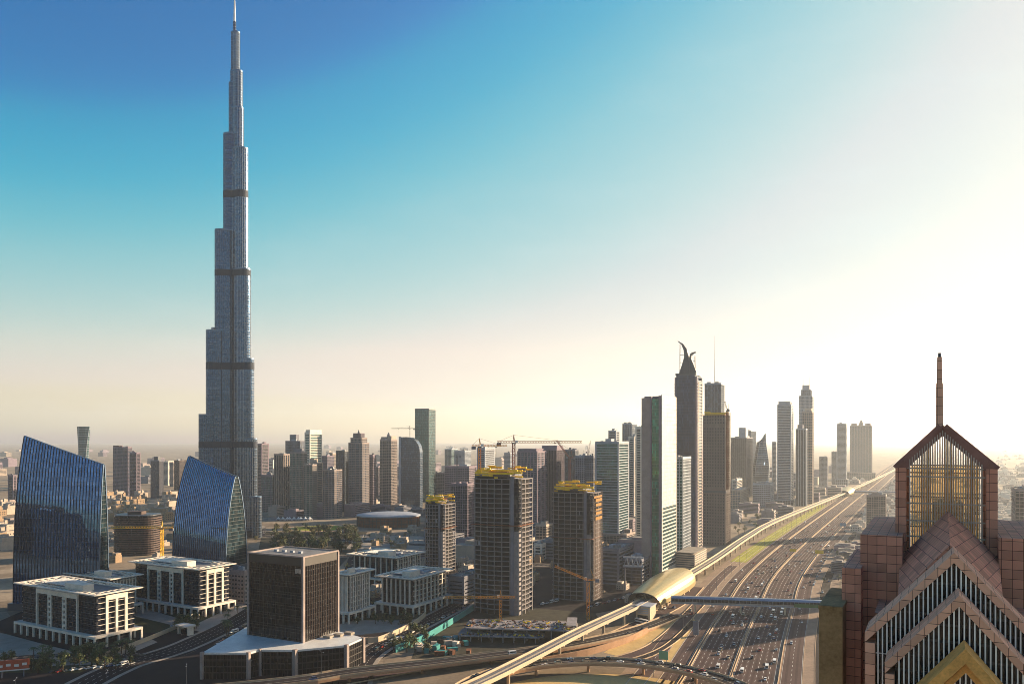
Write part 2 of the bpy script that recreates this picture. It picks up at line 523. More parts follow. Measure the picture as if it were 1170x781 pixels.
HW = spline([(0, -80), (62, 300), (138, 513), (208, 694), (321, 962), (608, 1533), (1417, 3100), (4000, 8100)], 20)
structure(ribbon(HW, -66, 66, 0.03).build('verge', M['dust']))
def road(name, a, b, m='asphalt', z=0.08):
    return structure(ribbon(HW, a, b, z).build(name, M[m]))
road('highway', -26.2, 26.2)
road('service_road', -41, -29.5)
road('service_road', 29.5, 42)
structure(ribbon([p for p in HW if p.y < 960], -58, -47, 0.08).build('collector_road', M['asphalt']))
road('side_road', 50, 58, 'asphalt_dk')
M['wear'] = asphalt('oily_lane_centre', (0.060, 0.037, 0.036))
tw = MB()
for o_ in [-24.4, -20.5, -16.8, -13.1, -9.4, -5.7, -2.8, 2.8, 5.7, 9.4, 13.1, 16.8, 20.5, 24.4, -37.9, -32.5, 32.7, 38.6]:
    ribbon([p for p in HW if p.y < 1700], o_ - 0.75, o_ + 0.75, 0.10, tw)
structure(tw.build('tyre_wear', M['wear']))
mk = MB()
for o_ in [-22.4, -18.7, -15, -11.3, -7.6, -3.9, 3.9, 7.6, 11.3, 15, 18.7, 22.4, -35.2, 35.7, -52.5]:
    L = 0.0
    N = sides(HW)
    for i in range(len(HW) - 1):
        if HW[i].y > 2400: break
        p, q = HW[i] + N[i] * o_, HW[i + 1] + N[i + 1] * o_
        d = (q - p)
        for t0 in (0.1, 0.6):
            a_, b_ = p + d * t0, p + d * (t0 + 0.24)
            nn = N[i] * 0.11
            mk.face([a_ + nn + Vector((0, 0, .12)), b_ + nn + Vector((0, 0, .12)), b_ - nn + Vector((0, 0, .12)), a_ - nn + Vector((0, 0, .12))])
for o_ in [-26, -1.6, 1.6, 26, -40.8, -29.8, 29.8, 41.8, -57.7, -47.3]:
    ribbon([p for p in HW if p.y < 3300], o_ - 0.1, o_ + 0.1, 0.12, mk)
structure(mk.build('road_markings', M['paint']))
hw_near = [p for p in HW if p.y < 4000]
structure(ribbon(hw_near, -1.1, 1.1, 0.02, z1=0.22).build('median_kerb', M['barrier']))
ws = MB()
for a_ in (-0.75, 0.45, -28.6, -26.9, 28.2):
    ribbon(hw_near, a_, a_ + 0.3, 0.23 if abs(a_) < 2 else 0.05, ws, z1=0.95)
structure(ws.build('crash_barrier', M['barrier']))
kb = MB()
for a_ in (-46.9, -41.3, 42.3, 49.4, -58.4):
    ribbon(hw_near, a_, a_ + 0.3, 0.02, kb, z1=0.2)
structure(kb.build('kerb', M['barrier']))
# green planted strip left of the road, farther on
gs = [p for p in HW if 960 < p.y < 1800]
structure(ribbon(gs, -62, -43.5, 0.1).build('grass_strip', M['lawn']))

# ------------------------------------------------------------------ metro viaduct, stations, footbridge
VI = spline([(-150, 290), (-62, 400), (-21, 460), (10.6, 515), (51, 589), (102, 675), (140, 748), (172, 812), (237, 944), (336, 1156), (442, 1365), (696, 1807), (857, 2090), (1396, 3055), (2300, 4700)], 12)
via = thing('metro_viaduct', 'long pale concrete railway viaduct on single columns running beside the highway', 'viaduct')
ribbon(VI, -4.6, 4.6, 9.6, z1=11.0).build('deck', M['conc'], via)
pr = MB()
ribbon(VI, -5.0, -4.62, 9.9, pr, z1=12.3); ribbon(VI, 4.62, 5.0, 9.9, pr, z1=12.3)
pr.build('parapet', M['conc'], via)
tr = MB()
for a_ in (-3.1, -1.6, 1.6, 3.1):
    ribbon(VI, a_ - 0.12, a_ + 0.12, 11.01, tr, z1=11.3)
tr.build('rail', M['dkgrey'], via)
ribbon(VI, -3.8, -0.9, 11.003, z1=11.06).build('track_bed', M['roofgrey'], via)
ribbon(VI, 0.9, 3.8, 11.003, z1=11.06).build('track_bed', M['roofgrey'], via)
pm = MB()
pm.loft([[(x, y, z) for x, y in ell(0, 0, r, r, 12)] for z, r in ((0, 1.05), (7.3, 1.0), (8.4, 1.6))])
pm.box(-3.6, 3.6, -1.2, 1.2, 8.4, 9.6)
pmesh = pm.mesh('column', M['conc'])
acc, last, npier = 0, VI[0], 0
VN = sides(VI)
for i in range(1, len(VI)):
    acc += (VI[i] - VI[i - 1]).length
    if acc > 31 and VI[i].y > 395 and VI[i].y < 3000:
        acc = 0
        d = VN[i]
        link('column', pmesh, via, VI[i], math.atan2(d.y, d.x)); npier += 1

def station(cx, cy_, ang, L, W, H, label, cat='station', det=True):
    """shell roofed elevated station: arch sections lofted along the track"""
    t = thing('metro_station', label, cat, (cx, cy_, 0), ang)
    rings, N = [], 22
    for i in range(N + 1):
        u = i / N
        y = -L / 2 + L * u
        if u < 0.55: w = 0.80 + 0.20 * math.sin(u / 0.55 * math.pi / 2); h = 0.66 + 0.34 * math.sin(u / 0.55 * math.pi / 2)
        else:
            q = (u - 0.55) / 0.45
            w = math.sqrt(max(0.0, 1 - (q * 0.80) ** 2.4)); h = math.sqrt(max(0.0, 1 - (q * 0.72) ** 2.6))
        ring = []
        for k in range(19):
            a_ = math.pi * k / 18
            lean = -7 * math.sin(a_) * max(0, 1 - u * 3.0)      # mouth overhangs forward at the crown
            ring.append((math.cos(a_) * W / 2 * w, y + lean, 7.0 + math.sin(a_) ** 0.8 * H * h))
        rings.append(ring)
    inner = [[(x * 0.965, y, 7.0 + (z - 7.0) * 0.96) for x, y, z in r] for r in rings]
    sh = MB()
    sh.loft(rings, 0, closed=False); sh.loft([list(reversed(r)) for r in inner], 1, closed=False)
    for e in (0, -1):
        for k in range(18):
            sh.face([rings[e][k], rings[e][k + 1], inner[e][k + 1], inner[e][k]], 1)
    sh.build('shell_roof', [M['gold'], M['dkgrey']], t, smooth=False)
    b = MB()
    b.box(-W * 0.34, W * 0.34, -L * 0.40, L * 0.40, 5.2, 9.3)
    b.build('platform_body', M['conc'], t)
    MB().box(-W * 0.30, W * 0.30, -L * 0.41, L * 0.38, 9.35, 13.0).build('glazed_hall', M['g_dark'], t)
    for sx in (-1, 1):
        for k in range(6):
            y = -L * 0.36 + k * L * 0.144
            MB().box(sx * W * 0.26 - 1.1, sx * W * 0.26 + 1.1, y - 1.1, y + 1.1, 0, 5.2).build('pillar', M['conc'], t)
    return t
M['gold'] = tiles('champagne_shell_panels', (0.60, 0.47, 0.22), (0.25, 0.18, 0.08), 2.6, 3.6, 0.10, rough=0.30, var=0.10, metal=0.55)
sx_, sy_ = 143, 758
s_ang = -math.atan2(172 - 102, 812 - 675)
station(sx_, sy_, s_ang, 128, 36, 17, 'gold shell-roofed station on the viaduct, at the near end of the grey footbridge')
station(868, 2110, -0.51, 120, 34, 16, 'small white domed station far down the viaduct', det=False)
# lower boxes of the station: entrance pod beside the track
pod = thing('station_entrance', 'pale box-shaped entrance pod under the gold shell station beside a bus', 'entrance', (*gp(738, 706), 0), s_ang)
MB().box(-6, 6, -8, 8, 0, 11).build('wall', M['conc'], pod)
MB().box(-6.6, 6.6, -8.6, 8.6, 11, 11.9).build('roof', M['palegrey'], pod)
MB().box(-4.6, 4.6, -8.12, -8.0, 0.2, 4.2).build('glass_front', M['g_dark'], pod)
for k in range(3):
    MB().box(-4.4, 4.4, -8.15, -8.0, 5.6 + 1.6 * k, 6.5 + 1.6 * k).build('louvre', M['palegrey'], pod)

def footbridge(p, q, z, label, wd=5.5, ht=4.6, piers=(), sign=None):
    p, q = Vector((*p, 0)), Vector((*q, 0))
    d = q - p; L = d.length
    t = thing('footbridge', label, 'footbridge', p, math.atan2(d.y, d.x))
    MB().box(0, L, -wd / 2, wd / 2, z - 0.9, z).build('deck', M['palegrey'], t)
    rings = []
    for x in (0, L):
        rings.append([(x, -wd / 2 * 1.06, z + ht * 0.72), (x, -wd / 2 * 0.85, z + ht * 0.93), (x, -wd / 4, z + ht * 1.05), (x, wd / 4, z + ht * 1.05), (x, wd / 2 * 0.85, z + ht * 0.93), (x, wd / 2 * 1.06, z + ht * 0.72)])
    MB().loft([list(reversed(r)) for r in rings]).build('roof', M['steel'], t)
    MB().box(0.2, L - 0.2, -wd / 2 + 0.1, wd / 2 - 0.1, z + 0.01, z + ht * 0.715).build('glazing', M['g_dark'], t)
    rb = MB()
    for k in range(int(L / 3) + 1):
        x = k * 3.0
        for s_ in (-1, 1):
            rb.box(x, x + 0.18, s_ * wd / 2 - 0.08, s_ * wd / 2 + 0.08, z, z + ht * 0.72)
    rb.build('mullions', M['palegrey'], t)
    MB().box(0, L, -wd / 2 - 0.12, -wd / 2 + 0.0, z + 0.2, z + 1.0).build('side_rail', M['steel'], t)
    for x in piers:
        m_ = MB(); m_.box(x * L - 0.7, x * L + 0.7, -1.2, 1.2, 0, z - 1.6); m_.box(x * L - 0.9, x * L + 0.9, -wd / 2, wd / 2, z - 1.6, z - 0.9)
        m_.build('pier', M['conc'], t)
    if sign:
        MB().box(sign[0] * L, sign[1] * L, -wd / 2 - 0.3, -wd / 2 - 0.14, z - 0.6, z + 2.4).build('green_banner', M['greenad'], t)['label'] = 'dark green advertising strip'
    return t
M['greenad'] = plain('green_banner_print', (0.03, 0.13, 0.03), 0.5)
footbridge((138, 706), (305, 678), 8.0, 'grey glazed tubular footbridge spanning the highway from the gold station', 6.0, 5.2, (0.12, 0.345, 0.56, 0.87), (0.60, 0.80))
footbridge((880, 2120), (1190, 2010), 8.0, 'far thin footbridge crossing the highway from the white domed station', 5.5, 4.6, (0.2, 0.5, 0.8))

# ------------------------------------------------------------------ interchange: ring flyover and ramp
def flyover(name, label, path, half, pier_at, thick=1.6, mat='tan', rail='barrier', cat='flyover'):
    t = thing(name, label, cat)
    mb = MB()
    N = sides(path)
    up = Vector((0, 0, 1))
    mb.loft([[p - n * half - up * thick, p + n * half - up * thick, p + n * half, p - n * half] for p, n in zip(path, N)])
    mb.build('deck', M[mat], t)
    ribbon(path, -half + 0.5, half - 0.5, 0.06).build('carriageway', M['asphalt_dk'], t)
    for s_ in (-1, 1):
        a_ = s_ * half
        ribbon(path, min(a_, a_ - s_ * 0.35), max(a_, a_ - s_ * 0.35), 0.003, z1=1.05).build('parapet', M[rail], t)
    ln = MB()
    for o_ in (-half + 0.9, 0, half - 0.9):
        ribbon(path, o_ - 0.09, o_ + 0.09, 0.10, ln)
    ln.build('lane_lines', M['paint'], t)
    for i in pier_at:
        p = path[i]
        if p.z < 3: continue
        m_ = MB()
        m_.loft([[(x, y, z) for x, y in ell(0, 0, r, r * 0.7, 12)] for z, r in ((0, 1.3), (p.z - thick - 1.6, 1.2), (p.z - thick - 0.1, 3.2))])
        m_.build('pier', M[mat], t, (p.x, p.y, 0), math.atan2(N[i].y, N[i].x))
    return t
RC = (52, 441)
RP = [Vector((RC[0] + 84 * math.cos(R(a_)), RC[1] + 82 * math.sin(R(a_)), 7.0)) for a_ in range(200, -25, -4)]
flyover('ring_flyover', 'curved ring-shaped flyover crowded with cars over golden sand', RP, 6.5, range(3, len(RP), 6))
R1 = spline([(-330, 415, 6), (-147, 476, 6), (-100, 501, 6), (-48, 523, 6), (-14, 541, 5.6), (34, 570, 4.2), (72, 603, 2.8), (105, 640, 1.4), (140, 690, 0.15)], 10)
flyover('ramp_flyover', 'sunlit ramp rising from the highway under the viaduct to the lower left', R1, 7.0, range(4, len(R1) - 14, 4))
# retaining walls and inner ramp roads at ground level
def wall(name, label, path, h, w=0.6, mat='tan', cat='wall', h0=0.0):
    o = ribbon(path, -w / 2, w / 2, h0, z1=h).build(name, M[mat])
    tag(o, label, cat); return o
structure(MB().prism(ell(RC[0], RC[1], 79, 77, 48), 0.0, 0.10).build('sand_circle', M['ysand']))
R2 = spline([(-200, 440), (-120, 478), (-40, 530), (20, 552), (75, 598), (122, 668), (165, 742), (196, 815)], 10)
structure(ribbon(R2, -17, -4.2, 0.14).build('ground_road', M['asphalt']))
wall('retaining_wall', 'tan retaining wall along the road below the viaduct', spline([(20, 540), (52, 562), (84, 596), (104, 626)], 8), 4.5, 0.8)
R3 = spline([(60, 540), (95, 575), (120, 620), (150, 690), (172, 742)], 10)
structure(ribbon(R3, -5, 5, 0.17).build('slip_road', M['asphalt']))
R4 = spline([(30, 541), (80, 549), (112, 590), (150, 668)], 10)
structure(ribbon(R4, -3.5, 3.5, 0.2).build('slip_road', M['asphalt_dk']))
rw = MB()
for P_, a_ in ((R2, -17.6), (R2, -4.1), (R3, -5.6), (R3, 5.1), (R4, 3.6)):
    ribbon(P_, a_, a_ + 0.35, 0.02, rw, z1=0.85)
structure(rw.build('road_parapet', M['barrier']))
SP = [gp(690, 745), gp(735, 715), gp(790, 700), gp(800, 722), gp(768, 757), gp(745, 759)]
structure(MB().prism([(x, y) for x, y in reversed(SP)], 0.0, 0.05).build('sand_plot', M['ysand']))
# boulevards among the office blocks
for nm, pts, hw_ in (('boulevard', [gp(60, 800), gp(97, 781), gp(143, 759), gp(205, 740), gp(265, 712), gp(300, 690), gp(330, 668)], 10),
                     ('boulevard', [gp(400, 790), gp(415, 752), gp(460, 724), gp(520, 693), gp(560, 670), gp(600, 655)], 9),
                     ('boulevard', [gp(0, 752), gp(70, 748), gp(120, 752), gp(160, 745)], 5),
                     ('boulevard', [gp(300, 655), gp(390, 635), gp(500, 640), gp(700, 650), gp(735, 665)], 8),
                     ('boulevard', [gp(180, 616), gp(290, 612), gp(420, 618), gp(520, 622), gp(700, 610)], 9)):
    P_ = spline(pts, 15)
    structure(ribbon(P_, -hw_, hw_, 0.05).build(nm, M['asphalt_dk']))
    bl, bn = MB(), sides(P_)
    for i in range(len(P_) - 1):
        for o_ in (-hw_ * .5, 0, hw_ * .5):
            a_, b_ = P_[i] + bn[i] * o_, P_[i + 1] + bn[i + 1] * o_
            for t0 in (.05, .38, .71):
                q0, q1, nn = a_.lerp(b_, t0), a_.lerp(b_, t0 + .17), bn[i] * .13
                up_ = Vector((0, 0, .09))
                bl.face([q0 + nn + up_, q1 + nn + up_, q1 - nn + up_, q0 - nn + up_])
    structure(bl.build('road_markings', M['paint']))
    kk = MB(); ribbon(P_, -hw_ - 3, -hw_ - 0.05, 0.0, kk, z1=0.14); ribbon(P_, hw_ + 0.05, hw_ + 3, 0.0, kk, z1=0.14)
    structure(kk.build('pavement', M['paving']))

def plot(name, pix, z, mat):
    P_ = [gp(*p) for p in pix]
    ar = sum(P_[i - 1][0] * P_[i][1] - P_[i][0] * P_[i - 1][1] for i in range(len(P_)))
    if ar < 0: P_.reverse()
    return structure(MB().prism(P_, 0.0, z).build(name, M[mat]))
M['soil'] = plain('soil_and_shade', (0.055, 0.05, 0.035), 0.95, var=0.5, scale=0.15)  # soil and shrub tones kept dark to carry ground shade too
M['shrub'] = plain('shrubs_and_shade', (0.05, 0.055, 0.025), 0.95, var=0.6, scale=0.5)
plot('car_park', [(-60, 800), (-60, 735), (20, 700), (130, 655), (275, 650), (300, 690), (240, 735), (150, 775), (110, 800)], .012, 'asphalt_dk')  # dark asphalt lots also supply part of the lower-left shade
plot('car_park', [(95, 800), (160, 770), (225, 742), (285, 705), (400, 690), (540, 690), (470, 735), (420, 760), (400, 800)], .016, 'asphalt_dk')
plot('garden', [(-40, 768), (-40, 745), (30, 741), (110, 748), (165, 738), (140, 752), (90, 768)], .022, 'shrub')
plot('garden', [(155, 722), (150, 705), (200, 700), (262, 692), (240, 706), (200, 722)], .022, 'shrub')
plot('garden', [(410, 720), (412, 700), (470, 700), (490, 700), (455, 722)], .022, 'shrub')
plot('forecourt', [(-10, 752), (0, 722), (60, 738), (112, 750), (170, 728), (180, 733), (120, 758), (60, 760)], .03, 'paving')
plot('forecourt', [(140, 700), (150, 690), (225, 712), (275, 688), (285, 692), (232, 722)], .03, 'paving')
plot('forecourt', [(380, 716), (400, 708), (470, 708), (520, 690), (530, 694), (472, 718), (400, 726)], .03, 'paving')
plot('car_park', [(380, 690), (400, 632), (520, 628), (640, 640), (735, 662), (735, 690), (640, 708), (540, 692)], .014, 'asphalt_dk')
plot('park_ground', [(290, 650), (300, 607), (420, 607), (400, 634), (385, 650)], .018, 'soil')
plot('car_park', [(395, 626), (410, 611), (480, 612), (530, 628), (450, 632)], .02, 'paving')
plot('yard', [(470, 752), (478, 730), (520, 705), (560, 690), (680, 700), (690, 715), (560, 752)], .026, 'soil')

# ------------------------------------------------------------------ generic building kit
def corner(xl, xc, xr, yb=None, Y=None, th=-26.0, d=None, w=None):
    """near vertical corner at pixel xc; left silhouette xl, right silhouette xr; returns centre, w, d"""
    if Y is None: Y = CAMZ * F / (yb - HY)
    c, s = math.cos(R(th)), math.sin(R(th))
    kl, kr, X = (xl - CX) / F, (xr - CX) / F, (xc - CX) / F * Y
    if w is None: w = (X - kl * Y) / (c - kl * s)
    if d is None:
        den = (-s - kr * c)
        d = (kr * Y - X) / den if abs(den) > 1e-4 else w
        if d <= 2 or d > 160: d = min(w, 40)
    u, v = Vector((c, s)), Vector((-s, c))
    ctr = Vector((X, Y)) - u * w / 2 + v * d / 2
    return ctr, w, d, Y

def roof_kit(t, w, d, z, mat, rng, plant=True, par=1.3, z_is_top=True):
    rb = MB()
    for x0, x1, y0, y1 in ((-w / 2, w / 2, -d / 2, -d / 2 + .5), (-w / 2, w / 2, d / 2 - .5, d / 2), (-w / 2, -w / 2 + .5, -d / 2 + .5, d / 2 - .5), (w / 2 - .5, w / 2, -d / 2 + .5, d / 2 - .5)):
        rb.box(x0, x1, y0, y1, z, z + par)
    rb.build('parapet', mat, t)
    MB().box(-w / 2 + .52, w / 2 - .52, -d / 2 + .52, d / 2 - .52, z + .003, z + .25).build('roof', M['roof'], t)
    if plant:
        for k in range(rng.randint(1, 3)):
            a, b = w * rng.uniform(.14, .32), d * rng.uniform(.14, .32)
            x, y = rng.uniform(-w / 2 + a / 2 + 1, w / 2 - a / 2 - 1), rng.uniform(-d / 2 + b / 2 + 1, d / 2 - b / 2 - 1)
            MB().box(x - a / 2, x + a / 2, y - b / 2, y + b / 2, z + .26, z + rng.uniform(2.2, 5)).build('plant_room', rng.choice([mat, M['palegrey'], M['roofgrey']]), t)
        for k in range(rng.randint(2, 5)):
            x, y = rng.uniform(-w / 2 + 2, w / 2 - 3), rng.uniform(-d / 2 + 2, d / 2 - 3)
            MB().box(x, x + rng.uniform(1, 2.4), y, y + rng.uniform(1, 2.4), z + .26, z + rng.uniform(1.2, 2.2)).build('air_handling_unit', M['palegrey'], t)
        if rng.random() < .5:
            x, y = rng.uniform(-w * .3, w * .3), rng.uniform(-d * .3, d * .3)
            MB().tube([(x, y, z + .26), (x, y, z + rng.uniform(6, 12))], [.22, .08], 6).build('antenna', M['dkgrey'], t)

def facade(t, w, d, z0, z1, style, gm, fm, fh=3.6, bay=3.4, cx=0, cy_=0, pr=.35, bh=.75, pw=.6, name='facade_frame', corner_w=2.0):
    """glazed core with a real relief of slabs and piers in front of it"""
    MB().box(cx - w / 2 + pr, cx + w / 2 - pr, cy_ - d / 2 + pr, cy_ + d / 2 - pr, z0, z1 - 0.02).build('glazing', gm, t)
    f = MB()
    nf = max(1, round((z1 - z0) / fh)); fh_ = (z1 - z0) / nf
    if style in ('grid', 'bands', 'balcony', 'mix'):
        for k in range(nf):
            z = z0 + k * fh_
            ex = 0.0
            if style == 'balcony': ex = 0.55 if k % 1 == 0 else 0
            f.box(cx - w / 2 + .05 - ex, cx + w / 2 - .05 + ex, cy_ - d / 2 + .05 - ex, cy_ + d / 2 - .05 + ex, z, z + bh)
    f.box(cx - w / 2 - .1, cx + w / 2 + .1, cy_ - d / 2 - .1, cy_ + d / 2 + .1, z1 - 1.6, z1)
    if style in ('grid', 'ribs', 'mix'):
        for L_, ax in ((w, 0), (d, 1)):
            n_ = max(2, round(L_ / bay))
            for k in range(n_ + 1):
                if style == 'mix' and 2 < k < n_ - 2 and k % 4 not in (0, 1): continue
                p = -L_ / 2 + pw / 2 + (L_ - pw) * k / n_
                for s_ in (-1, 1):
                    if ax == 0: f.box(cx + p - pw / 2, cx + p + pw / 2, cy_ + s_ * (d / 2) - (.0 if s_ < 0 else pr + .1), cy_ + s_ * (d / 2) + (pr + .1 if s_ < 0 else .0), z0, z1 - .8)
                    else: f.box(cx + s_ * (w / 2) - (.0 if s_ < 0 else pr + .1), cx + s_ * (w / 2) + (pr + .1 if s_ < 0 else 0), cy_ + p - pw / 2, cy_ + p + pw / 2, z0, z1 - .8)
    if style in ('bands', 'balcony', 'glass'):
        q = corner_w if style != 'glass' else .5
        for sx in (-1, 1):
            for sy in (-1, 1):
                x, y = cx + sx * (w / 2 - q / 2), cy_ + sy * (d / 2 - q / 2)
                f.box(x - q / 2 - .02, x + q / 2 + .02, y - q / 2 - .02, y + q / 2 + .02, z0, z1 - .8)
    if style == 'glass':
        for L_, ax in ((w, 0), (d, 1)):
            n_ = max(2, round(L_ / (bay * 1.5)))
            for k in range(1, n_):
                p = -L_ / 2 + L_ * k / n_
                for s_ in (-1, 1):
                    if ax == 0: f.box(cx + p - .12, cx + p + .12, cy_ + s_ * (d / 2 - .2) - .25, cy_ + s_ * (d / 2 - .2) + .25, z0, z1 - .8)
                    else: f.box(cx + s_ * (w / 2 - .2) - .25, cx + s_ * (w / 2 - .2) + .25, cy_ + p - .12, cy_ + p + .12, z0, z1 - .8)
    f.build(name, fm, t)

BUILT = []
def tower(name, label, cat, xl, xc, xr, yt, yb=None, Y=None, th=-26, d=None, style='grid', gm='g_dark', fm='beige', fh=3.6, bay=3.4, crown=None, podium=None, group=None, plant=True, bh=.75, pw=.6, w=None):
    ctr, w, d, Y = corner(xl, xc, xr, yb, Y, th, d, w)
    h = CAMZ + (HY - yt) / F * Y
    t = thing(name, label, cat, (ctr.x, ctr.y, 0), R(th), group)
    rng = random.Random(int(xl * 7 + yt * 13))
    z0 = 0.0
    if podium:
        pz, pe = podium
        facade(t, w + pe * 2, d + pe * 2, 0, pz, 'grid', M['g_dark'], M[fm], 4.5, 6, name='podium_frame')
        MB().box(-w / 2 - pe + .6, w / 2 + pe - .6, -d / 2 - pe + .6, d / 2 + pe - .6, pz, pz + .3).build('podium_roof', M['roof'], t)
        z0 = pz + .31
    facade(t, w, d, z0, h, style, M[gm], M[fm], fh, bay, bh=bh, pw=pw)
    roof_kit(t, w, d, h, M[fm], rng, plant)
    if crown:
        for nm, fx, fy, a, b, hh, st, mt in crown:     # setback tops: centre offset (fractions), size (fractions), height
            cw, cd = w * a, d * b
            x, y = fx * w, fy * d
            if st == 'box': MB().box(x - cw / 2, x + cw / 2, y - cd / 2, y + cd / 2, h + .27, h + hh).build(nm, M[mt], t)
            elif st == 'cone':
                MB().loft([[(x + cw / 2 * math.cos(q) * r, y + cd / 2 * math.sin(q) * r, h + .27 + z) for q in [k * math.pi / 4 + .4 for k in range(8)]] for r, z in ((1, 0), (1, hh * .45), (.75, hh * .5), (.7, hh * .7), (.08, hh))]).build(nm, M[mt], t)
            elif st == 'spire': MB().tube([(x, y, h + .27), (x, y, h + hh)], [max(.5, cw / 2), .12], 8).build(nm, M[mt], t)
            else:
                facade_sub = thing_part(t, nm)
                facade(t, cw, cd, h + .27, h + hh, st, M[gm], M[mt], fh, bay, cx=x, cy_=y, name=nm)
    BUILT.append((ctr.x, ctr.y, max(w, d) * .75))
    return t, w, d, h
def thing_part(t, nm): return None

# ------------------------------------------------------------------ the supertall stepped tower
def supertall():
    Yb = 1250.0; k = Yb / F
    bx = (268 - CX) * k
    t = thing('stepped_skyscraper', 'supertall stepped silver-blue glass tower with needle spire, far the tallest', 'skyscraper', (bx, Yb, 0), 0)
    gl = glass('silver_blue_glass', (0.024, 0.075, 0.165), (0.05, 0.115, 0.22), bay=1.3, fh=3.9, rough=0.14, metal=0.85, tilt=0.02, lit=0.2, frame=0.1)
    zz = lambda y: CAMZ + (HY - y) * k
    wings = {  # direction (deg), list of (pixel of the outer edge, top y, half width)
        208: [(227, 474, 8.6), (235.3, 379, 9.2), (245.3, 265, 9.8), (255, 155, 10.0), (261.4, 96, 6.6)],
        -28: [(299, 566, 7.6), (294, 501, 8.4), (290.5, 411, 9.0), (286.3, 309, 9.7), (283.5, 172, 9.4), (278.3, 125, 7.4), (277.2, 83, 6.6), (274, 38, 5.4)],
        92: [(36, 520, 8.5), (30, 440, 9.1), (22, 350, 9.6), (14, 210, 9.0), (8, 110, 7.0)],
    }
    def reach_len(ang, px, hw):
        lo_, hi = 0.0, 90.0
        for _ in range(40):
            L = (lo_ + hi) / 2
            P = [(bx + L * math.cos(R(ang)) + hw * math.cos(q), Yb + L * math.sin(R(ang)) + hw * math.sin(q)) for q in [k_ * .2 for k_ in range(32)]]
            e = [CX + F * x / y for x, y in P]
            out = min(e) < px if math.cos(R(ang)) < 0 else max(e) > px
            if out: hi = L
            else: lo_ = L
        return lo_
    first = True
    for ang, tiers in wings.items():
        ca, sa = math.cos(R(ang)), math.sin(R(ang))
        for n_, (reach, yt, hw) in enumerate(tiers):
            L = reach * k - hw if ang == 92 else max(0.3, reach_len(ang, reach, hw))
            h = zz(yt)
            poly = []
            for q in range(13):
                a_ = R(-90 + 15 * q)
                poly.append((L + hw * math.cos(a_), hw * math.sin(a_)))
            poly += [(-2, hw), (-2, -hw)]
            poly = [(x * ca - y * sa, x * sa + y * ca) for x, y in poly]
            tier = MB().prism(poly, 0, h, 0, 1).build('setback_tier', [gl, M['palegrey']], t)
            fn = MB()
            if L > 0:                       # vertical fins round the nose and along the flanks
                P = [(L + hw * math.cos(R(a_)), hw * math.sin(R(a_))) for a_ in range(-90, 91, 18)]
                x_ = L - 3.0
                while x_ > 3:
                    P += [(x_, hw), (x_, -hw)]; x_ -= 3.0
                z0 = max(0, 0)
                for x, y in P:
                    X, Y_ = x * ca - y * sa, x * sa + y * ca
                    fn.box(X - .17, X + .17, Y_ - .17, Y_ + .17, 0, h - .5)
                fn.build('vertical_fins', M['steel'] if ang == -28 else M['slate'], tier)  # brighter steel on the right wing paints in its sunlit glints
                for s_ in (-1, 1):      # dark strips standing in for recess shade between the bays of a wing
                    if L > hw * 1.6:
                        X, Y_ = L - hw * 1.25, s_ * (hw + .02)
                        X, Y_ = X * ca - Y_ * sa, X * sa + Y_ * ca
                        MB().box(X - .9, X + .9, Y_ - .5, Y_ + .5, 0, h - .6).build('recess_shade_strip', M['slot'], tier)
            bd = MB(); z = 8.0
            lo_ = 0
            while z < h - 2:
                bd.prism(offs(poly, .14), z, z + .4); z += 7.8
            bd.prism(offs(poly, .25), h - 1.2, h + 1.0)
            bd.build('floor_bands', M['slate'], tier)
            for y0, y1 in ((228, 220), (317, 310), (423, 415), (511, 504)):
                if zz(y1) < h:
                    MB().prism(offs(poly, .32), zz(y0), zz(y1)).build('mechanical_band', M['slot'], tier)
            if n_ in (1, 3, 4): MB().box((L - 1) * ca - 2, (L - 1) * ca + 2, (L - 1) * sa - 2, (L - 1) * sa + 2, h + 1.01, h + 5).build('rooftop_plant', M['palegrey'], tier)
    core = [(7.0 * math.cos(R(a_)), 8.6 * math.sin(R(a_))) for a_ in range(0, 360, 30)]
    for r, y0, y1 in ((6.4, 612, 100), (4.4, 100, 52), (2.4, 52, 25)):
        P = [(r * math.cos(R(a_)), r * math.sin(R(a_))) for a_ in range(0, 360, 30)]
        MB().prism(P, max(0, zz(y0)), zz(y1), 0, 1).build('core_shaft', [gl, M['palegrey']], t)
    MB().tube([(0, 0, zz(25)), (0, 0, zz(12)), (0, 0, zz(-6))], [1.9, 1.4, 0.6], 10).build('spire', M['whitemetal'], t)
    pod = [(46 * math.cos(R(a_)), 46 * math.sin(R(a_))) for a_ in range(0, 360, 20)]
    MB().prism(pod, 0, 12, 0, 1).build('podium', [M['g_dark'], M['roof']], t)
supertall()

